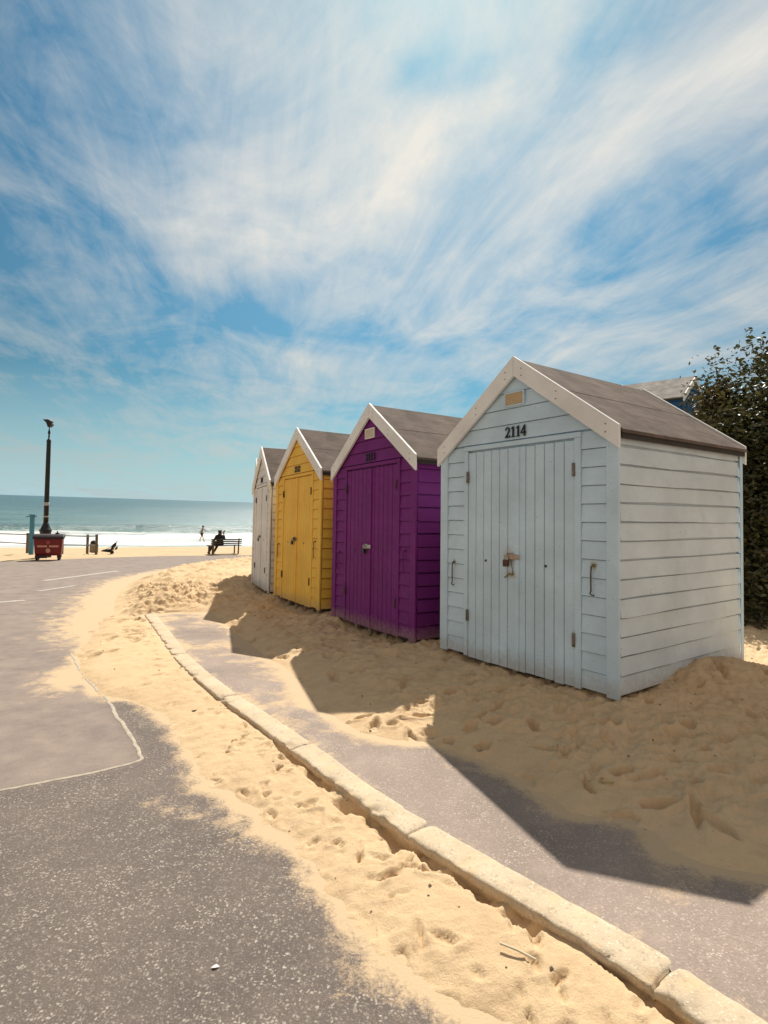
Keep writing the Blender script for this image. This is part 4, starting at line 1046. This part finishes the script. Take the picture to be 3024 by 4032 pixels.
# ------------------------------------------------------------------ litter and bits on the sand
def at_sand(x, y):
    g1 = np.array([x - .02, x, x + .02]); g2 = np.array([y - .02, y, y + .02])
    X_, Y_, Zs, th = sand_height(g1, g2); return float(max(Zs[1, 1], road_z(x, y) if th[1, 1] < -1 else -9))
t = MB(); t.tube([(-.055, .035, .004), (0, .002, .007), (.055, -.035, .005)], .004, 7)
o = t.build('stick', plain('bleached_stick', (.62, .53, .38), .7)); o.location = (.52, 2.0, at_sand(.52, 2.0) + .010); tag(o, 'thin pale stick lying on the sand strip beside the kerb', 'stick')
t = MB(); t.tube([(.035 * math.cos(a), .028 * math.sin(a), .006 + .003 * math.sin(3 * a)) for a in np.linspace(0.3, 5.9, 22)], [.004] * 22, 6)
o = t.build('seaweed_strand', plain('yellow_strand', (.42, .33, .10), .6)); o.location = (1.28, 3.13, at_sand(1.28, 3.13) + .002); tag(o, 'small yellowish curled strand on the shaded sand before the pale blue hut', 'seaweed')
t = MB(); t.add([(-.022, -.006, .004), (.0, -.013, .010), (.024, .004, .005), (.004, .012, .011), (-.012, .008, .006), (0, 0, .0125)], [(0, 1, 5), (1, 2, 5), (2, 3, 5), (3, 4, 5), (4, 0, 5), (4, 3, 2, 1, 0)])
o = t.build('paper_scrap', plain('white_paper', (.72, .70, .66), .8)); o.location = (-.54, 1.99, float(road_z(-.54, 1.99)) + .001); o.scale = (.65,) * 3; tag(o, 'small white paper scrap lying on the dark asphalt', 'paper scrap')

# ------------------------------------------------------------------ sky, sun, camera
SAZ, SEL = R(5.83), R(49.5)
world = bpy.data.worlds.new('World'); scn.world = world; world.use_nodes = True
nt = world.node_tree; nt.nodes.clear()
out = nd(nt, 'OutputWorld'); bg = nd(nt, 'Background'); L(nt, bg.outputs[0], out.inputs[0])
sky = nd(nt, 'TexSky'); sky.sky_type = 'NISHITA'; sky.sun_disc = False; sky.sun_elevation = SEL; sky.sun_rotation = SAZ
sky.air_density = 1.0; sky.dust_density = .5; sky.ozone_density = 2.0
tc = nd(nt, 'TexCoord'); sep = nd(nt, 'SeparateXYZ'); L(nt, tc.outputs['Generated'], sep.inputs[0])
zz = mth(nt, 'ADD', mth(nt, 'MAXIMUM', sep.outputs[2], 0), .10)
cx = mth(nt, 'DIVIDE', sep.outputs[0], zz); cy = mth(nt, 'DIVIDE', sep.outputs[1], zz)
cb = nd(nt, 'CombineXYZ'); L(nt, cx, cb.inputs[0]); L(nt, cy, cb.inputs[1])
def cmap(rot, scale, loc=(0, 0, 0)):
    m1 = nd(nt, 'Mapping'); m1.inputs['Rotation'].default_value = (0, 0, rot); L(nt, cb.outputs[0], m1.inputs[0])
    m2 = nd(nt, 'Mapping'); m2.inputs['Scale'].default_value = scale; m2.inputs['Location'].default_value = loc; L(nt, m1.outputs[0], m2.inputs[0]); return m2.outputs[0]
ST = R(-14)
wisp = noise(nt, cmap(ST, (2.0, 1.0, 1), (3.1, .7, 0)), 1., 14, .63, 1.3)
fluff = noise(nt, cmap(ST + .5, (1.7, 1.4, 1), (1.7, 5.2, 0)), 1., 14, .60, 1.1)
fine = noise(nt, cmap(ST, (9, 1.9, 1), (.3, 2, 0)), 1., 12, .66, .9)
big = noise(nt, cmap(0, (.45, .45, 1), (.6, 1.5, 0)), 1., 3, .5)
cov = mth(nt, 'ADD', mth(nt, 'ADD', mth(nt, 'MULTIPLY', wisp, .48), mth(nt, 'MULTIPLY', fluff, .34)), mth(nt, 'ADD', mth(nt, 'MULTIPLY', fine, .21), mth(nt, 'MULTIPLY', big, .30)))
sunv = (math.sin(SAZ) * math.cos(SEL), math.cos(SAZ) * math.cos(SEL), math.sin(SEL))
dt = nd(nt, 'VectorMath', operation='DOT_PRODUCT'); L(nt, tc.outputs['Generated'], dt.inputs[0]); dt.inputs[1].default_value = sunv
glow = mr(nt, dt.outputs['Value'], .62, 1.0); halo = mr(nt, dt.outputs['Value'], .45, .95, .40, 1.)
cov = mth(nt, 'ADD', cov, mth(nt, 'MULTIPLY', glow, .13))
wn = nd(nt, 'TexNoise'); wn.inputs['Scale'].default_value = 2.2; wn.inputs['Detail'].default_value = 6; L(nt, cb.outputs[0], wn.inputs['Vector'])
wsc = nd(nt, 'VectorMath', operation='MULTIPLY_ADD'); L(nt, wn.outputs[1], wsc.inputs[0]); wsc.inputs[1].default_value = (.3, .3, 0); wsc.inputs[2].default_value = (-.15, -.15, 0)
wv = nd(nt, 'VectorMath', operation='ADD'); L(nt, cb.outputs[0], wv.inputs[0]); L(nt, wsc.outputs[0], wv.inputs[1])
def plume(a, b, w, amp):
    '''a bank (or a gap) of cirrus lying along a line in the cloud layer'''
    global cov
    A, B = Vector(a), Vector(b); d = (B - A); ln = d.length; d /= ln; c = (A + B) / 2
    def axis_(v):
        dp = nd(nt, 'VectorMath', operation='DOT_PRODUCT'); L(nt, wv.outputs[0], dp.inputs[0]); dp.inputs[1].default_value = (v.x, v.y, 0)
        return mth(nt, 'ABSOLUTE', mth(nt, 'SUBTRACT', dp.outputs['Value'], c.dot(v)))
    al = mth(nt, 'MAXIMUM', mth(nt, 'SUBTRACT', axis_(d), ln / 2 - w * .5), 0); ac = axis_(Vector((-d.y, d.x)))
    r2 = mth(nt, 'DIVIDE', mth(nt, 'ADD', mth(nt, 'MULTIPLY', al, al), mth(nt, 'MULTIPLY', ac, ac)), w * w)
    g = mth(nt, 'POWER', 2.718, mth(nt, 'MULTIPLY', r2, -1))
    cov = mth(nt, 'ADD', cov, mth(nt, 'MULTIPLY', g, amp))
plume((0.300, 1.574), (0.712, 1.026), 0.13, 0.088)
plume((0.013, 1.530), (0.340, 0.962), 0.13, 0.088)
plume((-0.087, 1.053), (0.015, 1.012), 0.20, 0.028)
plume((-0.554, 1.566), (0.241, 1.891), 0.28, 0.072)
plume((-0.272, 1.298), (-0.220, 1.830), 0.30, 0.033)
plume((-0.827, 1.838), (-0.325, 2.853), 0.30, 0.039)
plume((-0.454, 2.930), (0.875, 2.316), 0.40, 0.055)
plume((-1.273, 1.827), (-1.097, 2.139), 0.45, -0.104)
plume((-0.688, 2.310), (0.042, 2.550), 0.22, -0.136)
plume((-0.837, 1.055), (-0.685, 1.378), 0.35, -0.080)
plume((0.795, 1.743), (1.089, 1.551), 0.22, -0.080)
plume((0.017, 1.060), (0.125, 1.141), 0.06, -0.128)
plume((0.271, 1.122), (0.533, 1.040), 0.10, -0.080)
plume((-0.401, 1.378), (-0.286, 1.166), 0.16, -0.040)
cov = mth(nt, 'ADD', cov, mth(nt, 'MULTIPLY', mr(nt, sep.outputs[1], .25, -.35), .30))  # extra cloud cover added out of view, behind the camera, as fill light
cl = mr(nt, cov, .61, .95)
hz = mr(nt, sep.outputs[2], .20, -.02, 0, .85)
cl = mth(nt, 'MULTIPLY', cl, .92)
rear_fill = mr(nt, sep.outputs[1], .25, -.35)      # unseen warm cirrus added behind the camera to fill the shade
ccol = mixc(nt, glow, (5.7, 5.85, 5.65), (7.4, 6.9, 6.1)); ccol = mixc(nt, rear_fill, ccol, (4.6, 4.1, 3.6))
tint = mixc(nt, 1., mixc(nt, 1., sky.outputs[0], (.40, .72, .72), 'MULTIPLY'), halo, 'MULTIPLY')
ccol = mixc(nt, 1., ccol, mth(nt, 'MAXIMUM', mr(nt, dt.outputs['Value'], .42, .88, .54, 1.), mth(nt, 'MULTIPLY', rear_fill, 1.)), 'MULTIPLY')
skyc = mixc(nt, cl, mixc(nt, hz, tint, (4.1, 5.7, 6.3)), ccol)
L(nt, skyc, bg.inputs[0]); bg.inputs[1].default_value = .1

sd = bpy.data.lights.new('sun', 'SUN'); sd.energy = 5.0; sd.angle = R(.6); sd.color = (1, .945, .85)
so = bpy.data.objects.new('sun', sd); col.objects.link(so)
so.rotation_euler = Vector((-sunv[0], -sunv[1], -sunv[2])).to_track_quat('-Z', 'Y').to_euler(); so.location = (3, 10, 20)

cam = bpy.data.cameras.new('camera'); co = bpy.data.objects.new('camera', cam); col.objects.link(co); scn.camera = co
cam.sensor_fit = 'VERTICAL'; cam.sensor_height = 36; cam.sensor_width = 27; cam.lens = 36 * 2220.6 / 4032
cam.shift_y = -40.4 / 4032; cam.clip_start = .05; cam.clip_end = 60000
co.location = (0, 0, EYE)
co.rotation_euler = (Matrix.Rotation(R(90) + .0086, 3, 'X') @ Matrix.Rotation(.0314, 3, 'Z')).to_euler()
vs = scn.view_settings; vs.view_transform = 'Standard'; vs.look = 'None'; vs.gamma = 1; vs.exposure = .34
